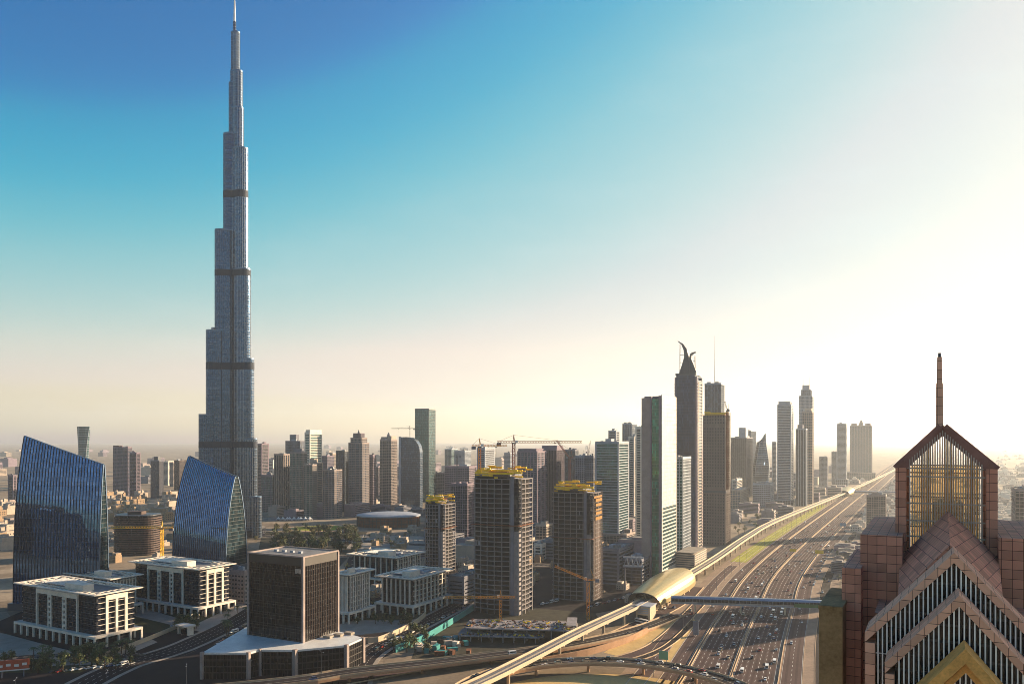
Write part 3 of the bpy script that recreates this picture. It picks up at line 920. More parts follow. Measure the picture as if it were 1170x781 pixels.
# ------------------------------------------------------------------ twin curved mirror-glass towers
def sail(label, xl, xr, Y, th, yl, yr, depth, lean=0.0, taper=0.0):
    c, s = math.cos(R(th)), math.sin(R(th))
    Xr = (xr - CX) / F * Y
    kl = (xl - CX) / F
    w = (Xr - kl * Y) / (c - kl * s)
    hl = CAMZ + (HY - yl) / F * (Y - w * s * -1 if False else Y - w * s)
    hr = CAMZ + (HY - yr) / F * Y
    t = thing('curved_glass_tower', label, 'office tower', (Xr, Y, 0), R(th))
    # local: x from -w (left) to 0 (right), front toward -y ; pointed-arch section
    NXX, NZ = 30, 26
    def fr(x, z, side):
        u = (x + w) / w
        H = hl + (hr - hl) * u + 3
        q = min(1.0, z / (H * 1.02))
        D = depth / 2 * (1 - q ** 2.1) ** 0.85
        return side * max(D, 0.35)
    def X(u, z):
        hh = hl + (hr - hl) * u
        return -w + u * w + taper * (z / hl) ** 3 * (1 - u)
    def grid(side):
        V = []
        for j in range(NZ + 1):
            for i in range(NXX + 1):
                u = i / NXX
                z = (hl + (hr - hl) * u) * j / NZ
                x = X(u, z)
                V.append((x, depth / 2 + fr(-w + u * w, z, side), z))
        return V
    for side, nm in ((-1, 'front_glazing'), (1, 'rear_glazing')):
        mb = MB(); mb.v = grid(side)
        for j in range(NZ):
            for i in range(NXX):
                a = j * (NXX + 1) + i
                q = (a, a + 1, a + NXX + 2, a + NXX + 1)
                mb.f.append(q if side < 0 else tuple(reversed(q))); mb.mi.append(0)
        mb.build(nm, M['g_navy'], t, smooth=True)
    for u, nm in ((1.0, 'end_wall'), (0.0, 'end_wall')):
        mb = MB()
        pts = []
        for j in range(NZ + 1):
            z = (hl + (hr - hl) * u) * j / NZ
            pts.append((X(u, z), depth / 2 + fr(-w + u * w, z, -1), z))
        for j in reversed(range(NZ + 1)):
            z = (hl + (hr - hl) * u) * j / NZ
            pts.append((X(u, z), depth / 2 + fr(-w + u * w, z, 1), z))
        for j in range(NZ):
            a, b, c_, d_ = pts[j], pts[2 * NZ + 1 - j], pts[2 * NZ - j], pts[j + 1]
            mb.face([a, b, c_, d_] if u > .5 else [d_, c_, b, a])
        mb.build(nm, M['g_end'], t)
    fb = MB(); nf = 28
    for i in range(nf + 1):
        u = i / nf
        H = hl + (hr - hl) * u
        pts = []
        for j in range(13):
            z = H * j / 12
            pts.append(Vector((X(u, z), depth / 2 + fr(-w + u * w, z, -1) - .25, z)))
        for j in range(12):
            fb.beam(pts[j], pts[j + 1], .26, .6, up=(0, 1, 0))
    fb.build('vertical_fins', M['dkgrey'], t)
    ed = MB()
    for side in (-1, 1):
        pts = [Vector((X(1, hr * j / 14) + .1, depth / 2 + fr(0, hr * j / 14, side), hr * j / 14)) for j in range(15)]
        for j in range(14): ed.beam(pts[j], pts[j + 1], .9, .9, up=(1, 0, 0))
    tp = [Vector((X(i / 10, hl + (hr - hl) * i / 10), depth / 2, hl + (hr - hl) * i / 10 + .2)) for i in range(11)]
    for i in range(10): ed.beam(tp[i], tp[i + 1], 1.6, .7)
    ed.build('edge_trim', M['slate'], t)
    MB().box(-w - 3, 3, -3, depth + 3, 0, 6).build('podium', M['dkgrey'], t)
    return t
sail('curved navy mirror-glass tower with slanted top, leftmost and larger of two', 15, 113, 700, -8, 498, 531, 13, taper=6)
sail('smaller curved dark-glass tower with pointed arch end wall', 197, 258, 905, -20, 521, 545, 36, taper=9)

# ------------------------------------------------------------------ white framed office blocks
def office(label, xl, xc, xr, yt, yb, th=-26, ladders=True, ribs=0, canopy=4.2, podh=9.0, Y=None, wing=False):
    ctr, w, d, Y = corner(xl, xc, xr, yb, Y, th)
    h = CAMZ + (HY - yt) / F * Y
    t = thing('office_block', label, 'office building', (ctr.x, ctr.y, 0), R(th), 'white framed office blocks with flat canopy roofs')
    W = M['white']
    x0, x1, y0, y1 = -w / 2, w / 2, -d / 2, d / 2
    # arcade podium
    MB().box(x0 + 2, x1 - 2, y0 + 2, y1 - 2, 0, podh - 1.7).build('ground_floor_glazing', M['g_dark'], t)
    MB().box(x0 - 4, x1 + 4, y0 - 4, y1 + 4, podh - 1.7, podh).build('podium_slab', W, t)
    for L_, ax in ((w + 6.6, 0), (d + 6.6, 1)):
        n_ = max(3, round(L_ / 8.5))
        for i in range(n_ + 1):
            p = -L_ / 2 + L_ * i / n_
            for s_ in (-1, 1):
                X, Y_ = (p, s_ * (d / 2 + 3.3)) if ax == 0 else (s_ * (w / 2 + 3.3), p)
                if ax == 1 and i in (0, n_): continue
                MB().box(X - .65, X + .65, Y_ - .65, Y_ + .65, 0, podh - 1.71).build('arcade_column', W, t)
    zb, zt = podh, h - 2.2
    MB().box(x0 + .5, x1 - .5, y0 + .5, y1 - .5, zb + .003, zt).build('glazing', M['g_dark'], t)
    nf = max(3, round((zt - zb) / 3.9)); fh = (zt - zb) / nf
    for k in range(nf):
        z = zb + k * fh + fh * .72
        MB().box(x0 + .2, x1 - .2, y0 + .3, y1 - .3, z, z + .3).build('floor_band', M['dkgrey'], t)
        # sun shades on the two long sides
        for s_ in (-1, 1):
            MB().box(s_ * (w / 2 + .55) - .5, s_ * (w / 2 + .55) + .5, y0 + 1, y1 - 1, z + .05, z + .32).build('sun_shade', W, t)
    def pil(face, p, pw, za, zz_):
        m_ = MB()
        if face == 'f': m_.box(p - pw / 2, p + pw / 2, y0 - 1.25, y0 + .1, za, zz_)
        elif face == 'b': m_.box(p - pw / 2, p + pw / 2, y1 - .1, y1 + 1.25, za, zz_)
        elif face == 'r': m_.box(x1 - .1, x1 + 1.25, p - pw / 2, p + pw / 2, za, zz_)
        else: m_.box(x0 - 1.25, x0 + .1, p - pw / 2, p + pw / 2, za, zz_)
        m_.build('pilaster', W, t)
    hd = fh * .9
    for face, L_ in (('f', w), ('r', d), ('b', w), ('l', d)):
        if ribs:
            n_ = ribs if face in 'fb' else ribs + 2
            for i in range(n_): pil(face, -L_ * .43 + L_ * .86 * i / (n_ - 1), .9, zb + .01, zt - .01)
        else:
            a = L_ * .27 if face in 'fb' else L_ * .25
            for p in ((-a, a) if face in 'fb' else (-a, 0.0, a)): pil(face, p, 1.5 if face in 'fb' else 1.9, zb + .01, zt - .01)
            m_ = MB(); q = 1.4
            if face == 'f': m_.box(-a + .76, a - .76, y0 - 1.2, y0 + .05, zt - hd, zt - .02)
            elif face == 'b': m_.box(-a + .76, a - .76, y1 - .05, y1 + 1.2, zt - hd, zt - .02)
            elif face == 'r': m_.box(x1 - .05, x1 + 1.2, -a + .96, a - .96, zt - hd, zt - .02)
            else: m_.box(x0 - 1.2, x0 + .05, -a + .96, a - .96, zt - hd, zt - .02)
            m_.build('portal_header', W, t)
            if ladders and face in 'fb':
                yy = (y0 - .9, y0 + .05) if face == 'f' else (y1 - .05, y1 + .9)
                for p in (-a * .36, a * .36):
                    lb = MB()
                    lb.box(p - 2.4, p - 1.2, *yy, zb + .01, zt - hd - .01); lb.box(p + 1.2, p + 2.4, *yy, zb + .01, zt - hd - .01)
                    for k in range(nf):
                        z = zb + k * fh + fh * .60
                        lb.box(p - 1.19, p + 1.19, yy[0] + .05, yy[1] - .03, z, min(z + fh * .42, zt - hd - .02))
                    lb.build('ladder_frame', W, t)
    # roof slab, pierced canopy frame with struts, plant
    MB().box(x0 - .2, x1 + .2, y0 - .2, y1 + .2, zt + .003, zt + .7).build('roof', M['roofgrey'], t)
    c = canopy
    cz = h
    cf = MB()
    for a, b, e, f_ in ((x0 - c, x1 + c, y0 - c, y0 - c + 2.4), (x0 - c, x1 + c, y1 + c - 2.4, y1 + c), (x0 - c, x0 - c + 2.4, y0 - c + 2.401, y1 + c - 2.401), (x1 + c - 2.4, x1 + c, y0 - c + 2.401, y1 + c - 2.401)):
        cf.box(a, b, e, f_, cz - .75, cz)
    cf.build('roof_canopy', W, t)
    ns = 12
    for L_, ax in ((w, 0), (d, 1)):
        n_ = max(4, round(L_ / 5.5))
        for s_ in (-1, 1):
            st = MB()
            for i in range(n_ + 1):
                p = -L_ / 2 + .5 + (L_ - 1) * i / n_
                D = d if ax == 0 else w
                q0, q1 = sorted((s_ * (D / 2 - 4), s_ * (D / 2 + c - 2.4)))
                r0, r1 = s_ * (D / 2 - .6) - .25, s_ * (D / 2 - .6) + .25
                if ax == 0:
                    st.box(p - .25, p + .25, r0, r1, zt + .7, cz - .75); st.box(p - .2, p + .2, q0, q1, cz - .6, cz - .1)
                else:
                    st.box(r0, r1, p - .25, p + .25, zt + .7, cz - .75); st.box(q0, q1, p - .2, p + .2, cz - .6, cz - .1)
            q0, q1 = sorted((s_ * (D / 2 - 4.4), s_ * (D / 2 - 4.0)))
            if ax == 0: st.box(-L_ / 2 + 4.5, L_ / 2 - 4.5, q0, q1, cz - .65, cz - .05)
            else: st.box(q0, q1, -L_ / 2 + 4.5, L_ / 2 - 4.5, cz - .65, cz - .05)
            st.build('canopy_struts', W, t)
    rng = random.Random(int(xl))
    MB().box(w * .02, w * .26, -d * .36, -d * .08, zt + .71, zt + 5.5).build('plant_room', W, t)
    lv = MB()
    for i in range(9):
        lv.box(-w * .34 + i * w * .038, -w * .34 + i * w * .038 + w * .02, -d * .3, d * .32, zt + 2.6, zt + 3.2)
    lv.build('roof_louvres', M['whitemetal'], t)
    for i in range(5):
        a = rng.uniform(-w * .36, w * .3); b = rng.uniform(.1, .36) * d
        MB().box(a, a + rng.uniform(3, 7), b - 5, b - 5 + rng.uniform(2, 5), zt + .71, zt + rng.uniform(1.6, 2.4)).build('air_handling_unit', M['palegrey'], t)
    BUILT.append((ctr.x, ctr.y, max(w, d) * .8))
    return t
office('sunlit white-framed office block with ladder windows, nearest at lower left', 25, 110, 154, 678, 740, -30)
office('white-framed office block with ladder windows, in front of pointed glass tower', 154, 227, 262, 649, 705, -30)
office('white ribbed office block half hidden right behind the black glass tower', 387, 398, 422, 655, 711, -28, ribs=7)
office('white ribbed office block with teal roof, right of its row near construction site', 435, 471, 511, 660, 703, -28, ribs=7)
office('white flat-roofed office block in back of the ribbed pair', 402, 452, 481, 636, 672, -28, ribs=8)
office('dark low office block tucked between two white-framed blocks and glass tower', 78, 128, 156, 660, 706, -30, ribs=6)

# ------------------------------------------------------------------ black glass tower on its podium
def black_tower():
    ctr, w, d, Y = corner(284, 346.5, 386, Y=531, th=-27)
    h = CAMZ + (HY - 637) / F * Y
    t = thing('black_tower', 'dark bronze glass office slab rising from a pale-roofed podium in the foreground', 'office tower', (ctr.x, ctr.y, 0), R(-27))
    x0, x1, y0, y1 = -w / 2, w / 2, -d / 2, d / 2
    MB().box(x0, x1, y0, y1, 0, h - 5.6).build('glazing', M['g_bronze'], t)
    MB().box(x0 - .3, x1 + .3, y0 - .3, y1 + .3, h - 5.6, h).build('top_fascia', M['dkbrown'], t)
    MB().box(x0 + 1.5, x1 - 1.5, y0 + 1.5, y1 - 1.5, h + .003, h + .2).build('roof', M['roofgrey'], t)
    rb = MB()
    for a, b, c_, e in ((x0 - .5, x1 + .5, y0 - .5, y0 + .5), (x0 - .5, x1 + .5, y1 - .5, y1 + .5), (x0 - .5, x0 + .5, y0 + .501, y1 - .501), (x1 - .5, x1 + .5, y0 + .501, y1 - .501)):
        rb.box(a, b, c_, e, h + .003, h + .9)
    rb.build('parapet', M['beige'], t)
    for sx, sy in ((1, -1), (1, 1), (-1, -1), (-1, 1)):
        MB().box(sx * w / 2 - .75, sx * w / 2 + .75, sy * d / 2 - .75, sy * d / 2 + .75, 0, h - .01).build('corner_pier', M['beige'], t)
    n_ = 20
    fn = MB()
    for i in range(1, n_):
        p = y0 + d * i / n_
        for s_ in (-1, 1): fn.box(s_ * w / 2 - (.05 if s_ > 0 else .3), s_ * w / 2 + (.3 if s_ > 0 else .05), p - .08, p + .08, 17, h - 5.7)
    fn.build('vertical_fins', M['brown'], t)
    fn = MB()
    for i in range(1, 14):
        p = x0 + w * i / 14
        fn.box(p - .08, p + .08, y0 - .2, y0, 17, h - 5.7)
    for k in range(7):
        fn.box(x0, x1, y0 - .1, y0 + .0, 17 + k * 7.4, 17.2 + k * 7.4)
    fn.build('front_mullions', M['dkbrown'], t)
    sg = MB()
    for k in range(3): sg.box(x1 - 6.3 + k * 1.7, x1 - 5.0 + k * 1.7, y0 - .75, y0 - .31, h - 10.5 + (k % 2) * .4, h - 7.4)
    sg.build('sign_letters', M['cream'], t)
    for k in range(4): MB().box(-w * .3 + k * w * .15, -w * .3 + k * w * .15 + 2.6, -d * .1, -d * .1 + 2, h + .21, h + 1.6).build('air_handling_unit', M['palegrey'], t)
    # podium: stepped plan
    inv = Matrix.Rotation(R(27), 4, 'Z') @ Matrix.Translation((-ctr.x, -ctr.y, 0))
    def L(px, py, z): 
        p = inv @ Vector((*gp(px, py, z), 0)); return (p.x, p.y)
    zt = 16.5
    A, B, C, D, E, G = L(231, 745, zt), L(284, 745, zt), L(297, 741.5, zt), L(337, 742, zt), L(396, 736.5, zt), L(415, 728, zt)
    Bk, Ak = L(370, 716, zt), L(281, 716, zt)
    poly = [A, B, C, D, E, G, Bk, Ak]
    MB().prism(poly, 0, zt - 1.2).build('podium', M['g_bronze'], t)
    MB().prism([(p[0], p[1]) for p in poly], zt - 1.2 + .003, zt).build('podium_roof', M['whitemetal'], t)
    for i, (p, q) in enumerate(((A, 1), (B, 1), (C, 1), (D, 1.2), (E, 1.2), (G, 1))):
        MB().box(p[0] - q, p[0] + q, p[1] - q, p[1] + q, 0, zt + .4).build('podium_pier', M['beige'], t)
    fr = MB()
    for (a, b) in ((A, B), (C, D), (D, E), (E, G)):
        a, b = Vector(a), Vector(b)
        dv = (b - a); nv = Vector((dv.y, -dv.x)).normalized()
        n2 = int(dv.length / 2.2)
        for k in range(1, n2):
            p = a + dv * k / n2 + nv * .15
            fr.box(p.x - .12, p.x + .12, p.y - .12, p.y + .12, 0, zt - 1.3)
        for z in (4, 8, 12):
            fr.beam((a.x + nv.x * .1, a.y + nv.y * .1, z), (b.x + nv.x * .1, b.y + nv.y * .1, z), .3, .5)
    fr.build('podium_mullions', M['dkbrown'], t)
    for k in range(3):
        p = L(375 + k * 12, 728 - k * 2, zt)
        MB().box(p[0] - 3, p[0] + 3, p[1] - 2, p[1] + 2, zt + .01, zt + 1.6).build('roof_unit', M['paving'], t)
    BUILT.append((ctr.x, ctr.y, 60))
black_tower()

# ------------------------------------------------------------------ pink granite gabled building, right foreground
M['granite'] = tiles('pink_granite_panels', (0.78, 0.33, 0.21), (0.07, 0.025, 0.02), 1.22, 1.22, 0.06, rough=0.75, var=0.28)
M['granite_lt'] = tiles('pale_pink_granite_panels', (0.95, 0.50, 0.32), (0.10, 0.04, 0.03), 1.3, 1.3, 0.06, rough=0.7, var=0.22)
M['copper'] = plain('brown_granite_beam', (0.38, 0.18, 0.14), 0.7)
M['ochre'] = plain('ochre_render', (0.85, 0.44, 0.12), 0.8, var=0.35, scale=0.5)
M['ochre_dk'] = plain('weathered_ochre_render', (0.40, 0.245, 0.11), 0.85, var=0.5, scale=0.2)
M['bars'] = plain('pale_aluminium_bars', (1.2, 1.1, 1.0), 0.5, var=.05)
M['bars_tan'] = plain('tan_anodised_bars', (0.62, 0.47, 0.37), 0.5, var=.1)
M['g_gable'] = glass('black_gable_glass', (0.012, 0.012, 0.016), (0.03, 0.03, 0.03), bay=1.1, fh=1.8, rough=0.04, metal=0.05, tilt=0.03, lit=0.1, spec=.4)

def tinted(name, col, body):
    m, n, l, b = new_mat(name)
    tr = n.new('ShaderNodeBsdfTransparent'); tr.inputs[0].default_value = (*col, 1)
    mx = n.new('ShaderNodeMixShader'); mx.inputs[0].default_value = body
    b.inputs['Base Color'].default_value = (.45, .22, .05, 1); b.inputs['Roughness'].default_value = .15
    l.new(tr.outputs[0], mx.inputs[1]); l.new(b.outputs[0], mx.inputs[2])
    l.new(mx.outputs[0], n['Material Output'].inputs['Surface'])
    return m
M['gold_glass'] = tinted('gold_tinted_glass', (1.0, .84, .58), .10)  # gold tint also gives the cage its golden sunlit glow

def gabled():
    A = R(27.6); c, s = math.cos(A), math.sin(A)
    def G(px, py, w):
        k = (px - CX) / F
        u = w * (k * c - s) / (c + k * s)
        Y = -u * s + w * c
        return u, CAMZ + (HY - py) / F * Y
    w0 = 125.0
    t = thing('gabled_tower', 'pink granite tower with stepped glass gables and an open cage spire top', 'office tower', (w0 * s, w0 * c, 0), -A)
    P = lambda px, py, w: (G(px, py, w)[0], w - w0, G(px, py, w)[1])
    gr, gl = M['granite'], M['granite_lt']
    # side blocks
    def block(nm, xl, xr, y, w1, w2, mat, z0=0):
        a, b = P(xl, y, w1), P(xr, y, w1)
        return MB().box(a[0], b[0], w1 - w0, w2 - w0, z0, a[2]).build(nm, mat, t)
    block('side_wing', 983, 1031, 610, 121, 150, gr)
    block('side_wing', 962, 983.5, 648, 117, 138, gr)
    block('side_wing', 1141, 1235, 614, 123, 150, gr)
    a, b = P(999, 700, 111), P(1186, 700, 111)
    MB().box(a[0], b[0], 111.5 - w0, 149 - w0, 0, a[2]).build('tower_body', M['granite'], t)
    # open cage: four legs
    zt = P(1029, 534, 126)[2]
    wf, wb = 126.0, 139.5
    legs = {}
    for nm, xl, xr in (('L', 1023, 1035.5), ('R', 1127, 1140)):
        u0, u1 = P(xl, 534, wf)[0], P(xr, 534, wf)[0]
        legs[nm] = (u0, u1)
        for w in (wf, wb):
            MB().box(u0, u1, w - w0, w + 1.6 - w0, 100, zt).build('cage_leg', gr, t)
    uL, uR = (legs['L'][0] + .2), (legs['R'][1] - .2)
    uA, zA = P(1075, 487, wf)[0], P(1075, 487, wf)[2]
    uA = (uL + uR) / 2 - .3
    zE = zt - .2
    for w in (wf, wb):
        bm = MB()
        y = w + .8 - w0
        for us in (uL, uR):
            bm.beam((us, y, zE - .1), (uA, y, zA - .2), 1.5, 1.0, up=(0, 1, 0))
        bm.build('gable_beam', M['copper'], t)
    rr = MB()
    for us, ue in ((uL, uA), (uR, uA)):
        for f0, f1 in ((0.0, .16), (.84, 1.0)):
            p = lambda f, w: (us + (ue - us) * f, w - w0, zE + .45 + (zA - zE - .2) * f)
            q = [p(f0, wf), p(f1, wf), p(f1, wb + 1.6), p(f0, wb + 1.6)]
            lo = [(x, y, z - .35) for x, y, z in q]
            rr.loft([lo, q])
    rr.build('roof_edge', M['copper'], t)
    pl = MB()
    for f in (.3, .5, .7):
        for us in (uL, uR):
            x, z = us + (uA - us) * f, zE + (zA - zE) * f
            pl.box(x - .12, x + .12, wf + .5 - w0, wb + .8 - w0, z - .3, z)
    pl.build('purlin', M['ochre'], t)
    # cage bars front, back and sides; ochre ones paint in warm inner light
    zlow = P(1085, 640, wf)[2] - 4
    for w, nm, mt in ((wf + .25, 'front_bars', 'bars_tan'), (wb + 1.3, 'rear_bars', 'ochre')):
        bb = MB(); y = w - w0
        n_ = 30
        for i in range(1, n_):
            u = uL + 1.3 + (uR - uL - 2.6) * i / n_
            top = zE + (zA - zE) * (1 - abs(u - uA) / ((uR - uL) / 2)) - .5
            bb.box(u - .07, u + .07, y - .09, y + .09, zlow, max(zt - .3, top))
        for z in (zt - .15, zt - 1.3, zt - 5.0, zt - 7.4, zt - 9.6):
            bb.box(uL + 1.2, uR - 1.2, y + .10, y + .2, z, z + .2)
        bb.build(nm, M[mt], t)
    for us in (legs['L'], legs['R']):
        bb = MB(); x = (us[0] + us[1]) / 2
        for i in range(1, 22):
            y = wf + 1.7 + (wb - wf - 1.8) * i / 22 - w0
            bb.box(x - .07, x + .07, y - .07, y + .07, zlow, zt - .3)
        for z in (zt - .4, zt - 5.0, zt - 9.6): bb.box(x - .1, x + .1, wf + 1.6 - w0, wb - w0, z, z + .25)
        bb.build('side_bars', M['ochre'], t)
    for x_, nm in ((uL + .5, 'tinted_pane'), (uR - .5, 'tinted_pane')):
        MB().box(x_ - .03, x_ + .03, wf + 1.7 - w0, wb - .1 - w0, zlow, zt - .5).build(nm, M['gold_glass'], t)
    MB().box(uL + 1.4, uR - 1.4, wb + 1.45 - w0, wb + 1.5 - w0, zlow, zt - .2).build('tinted_pane', M['gold_glass'], t)
    # spire
    wm = (wf + wb) / 2 + .8
    u_, z_ = P(1073.5, 487, wm)[0], zA - 1.0
    z1, z2 = P(1071, 438, wm)[2], P(1070, 408, wm)[2]
    sp = MB()
    sp.loft([[(u_ + x * r, wm - w0 + y * r, z) for x, y in ((-1, -1), (1, -1), (1, 1), (-1, 1))] for r, z in ((.52, z_), (.44, z1))])
    sp.loft([[(u_ + x * r, wm - w0 + y * r, z) for x, y in ((-1, -1), (1, -1), (1, 1), (-1, 1))] for r, z in ((.36, z1 + .003), (.30, z2))])
    sp.build('spire', gl, t)
    MB().box(u_ - .2, u_ + .2, wm - w0 - .2, wm - w0 + .2, z2 + .003, z2 + .6).build('spire_cap', M['dkgrey'], t)
    # chevron roof running forward from the cage
    def chev(nm, rear, front, th, mat):
        rr_ = [P(*q) for q in rear]; ff = [P(*q) for q in front]
        lo_r = [(x, y, z - th) for x, y, z in rr_]; lo_f = [(x, y, z - th) for x, y, z in ff]
        m_ = MB()
        for i in range(2):
            m_.face([ff[i], ff[i + 1], rr_[i + 1], rr_[i]])
            m_.face([lo_r[i], lo_r[i + 1], lo_f[i + 1], lo_f[i]])
            m_.face([lo_f[i], lo_f[i + 1], ff[i + 1], ff[i]])
            m_.face([rr_[i], rr_[i + 1], lo_r[i + 1], lo_r[i]])
        return m_.build(nm, mat, t)
    chev('gable_roof', [(1028, 636, 126.2), (1083, 583, 126.2), (1141, 637, 126.2)], [(1026, 681, 110), (1085.5, 622, 110), (1146, 682, 110)], 1.0, M['granite'])
    # stepped front gables
    def gable(apex, left, w1, w2, band, mat, leg, glass_=True, halfdrop=None):
        ua, za = P(*apex, w1)[0], P(*apex, w1)[2]
        ul, zl = P(*left, w1)[0], P(*left, w1)[2]
        hw = ua - ul
        y1, y2 = w1 - w0, w2 - w0
        top = [(ul, zl), (ua, za), (ua + hw, zl)]
        m_ = MB()
        up = [Vector((u, y1, z)) for u, z in top]; lw = [Vector((u, y1, z - band)) for u, z in top]
        ub = [v + Vector((0, y2 - y1, 0)) for v in up]; lb = [v + Vector((0, y2 - y1, 0)) for v in lw]
        for i in range(2):
            m_.face([lw[i], lw[i + 1], up[i + 1], up[i]])
            m_.face([up[i], up[i + 1], ub[i + 1], ub[i]])
            m_.face([lb[i], lb[i + 1], lw[i + 1], lw[i]])
        m_.face([up[0], ub[0], lb[0], lw[0]]); m_.face([up[2], lw[2], lb[2], ub[2]])
        m_.build('gable_frame', mat, t)
        for sg in (-1, 1):
            x = ua + sg * hw
            a_, b_ = (x, x + leg) if sg < 0 else (x - leg, x)
            MB().box(a_ + .01, b_ - .01, y1 + .02, y2, 0, zl - band * .99 + .0).build('gable_leg', mat, t)
        slope = (za - zl) / hw
        if glass_:
            yg = y1 + 1.5
            MB().face([(ua - hw + leg, yg, 0), (ua + hw - leg, yg, 0), (ua + hw - leg, yg, zl - band + slope * leg), (ua, yg, za - band - .02), (ua - hw + leg, yg, zl - band + slope * leg)]).build('gable_glazing', M['g_gable'], t)
            fb = MB(); n_ = int(2 * hw / .47)
            for i in range(1, n_):
                u = ua - hw + 2 * hw * i / n_
                if abs(u - ua) > hw - leg: continue
                ztop = zl - band + slope * (hw - abs(u - ua)) - .03
                fb.box(u - .07, u + .07, y1 + .2, y1 + .36, max(40, ztop - 60), ztop)
            for z in (za - 6.5, za - 12.5, za - 18.5):
                fb.box(ua - hw + leg, ua + hw - leg, y1 + 1.0, y1 + 1.12, z, z + .12) if z < zl - 1 else None
            fb.build('window_bars', M['bars'], t)
        return ua, za, ul, zl
    gable((1090, 631), (988, 722), 104, 110.5, 1.15, gl, 1.1)
    gable((1096, 680), (1010.5, 757), 98.5, 103.9, 1.15, gl, 1.0)
    gable((1103, 741), (1032, 806), 94, 98.4, 1.5, M['ochre'], 1.4, False)
    gable((1103.5, 758), (1048, 809), 94.8, 98.3, .9, M['ochre'], 1.2, True)
    # ochre neighbour block
    t2 = thing('ochre_block', 'plain weathered ochre wall block left of the pink gabled tower, hiding the footbridge end', 'building', (P(949, 692, 112)[0] * c + 112 * s, -P(949, 692, 112)[0] * s + 112 * c, 0), -A)
    ua, ub, zc = P(935.5, 692, 112)[0], P(962.5, 692, 112)[0], P(949, 692, 112)[2]
    hw = (ub - ua) / 2
    MB().box(-hw, hw, 0, 14, 0, zc - .5).build('wall', M['ochre_dk'], t2)
    MB().box(-hw - .06, hw + .06, -.06, 14.06, zc - .5 + .002, zc).build('coping', M['ochre_dk'], t2)
    MB().box(-hw + .25, hw - .25, -.1, 0.0, 20, zc - 13).build('window_strip', M['g_dark'], t2)
gabled()
nb_ = thing('added_shade_tower', 'plain tan tower added unseen outside the right edge of the frame to shade the pink gabled tower', 'office tower', (134, 150, 0), R(-27.6))  # unseen tower added to keep the sun off the gabled tower
MB().box(-21, 21, -18, 18, 0, 186).build('wall', M['beige'], nb_)
MB().box(-21.3, 21.3, -18.3, 18.3, 186.003, 187.5).build('coping', M['pinkish'], nb_)
for k in range(7):
    MB().box(-18 + k * 5.4, -15 + k * 5.4, -18.15, -18.0, 20, 180).build('window_strip', M['g_dark'], nb_)

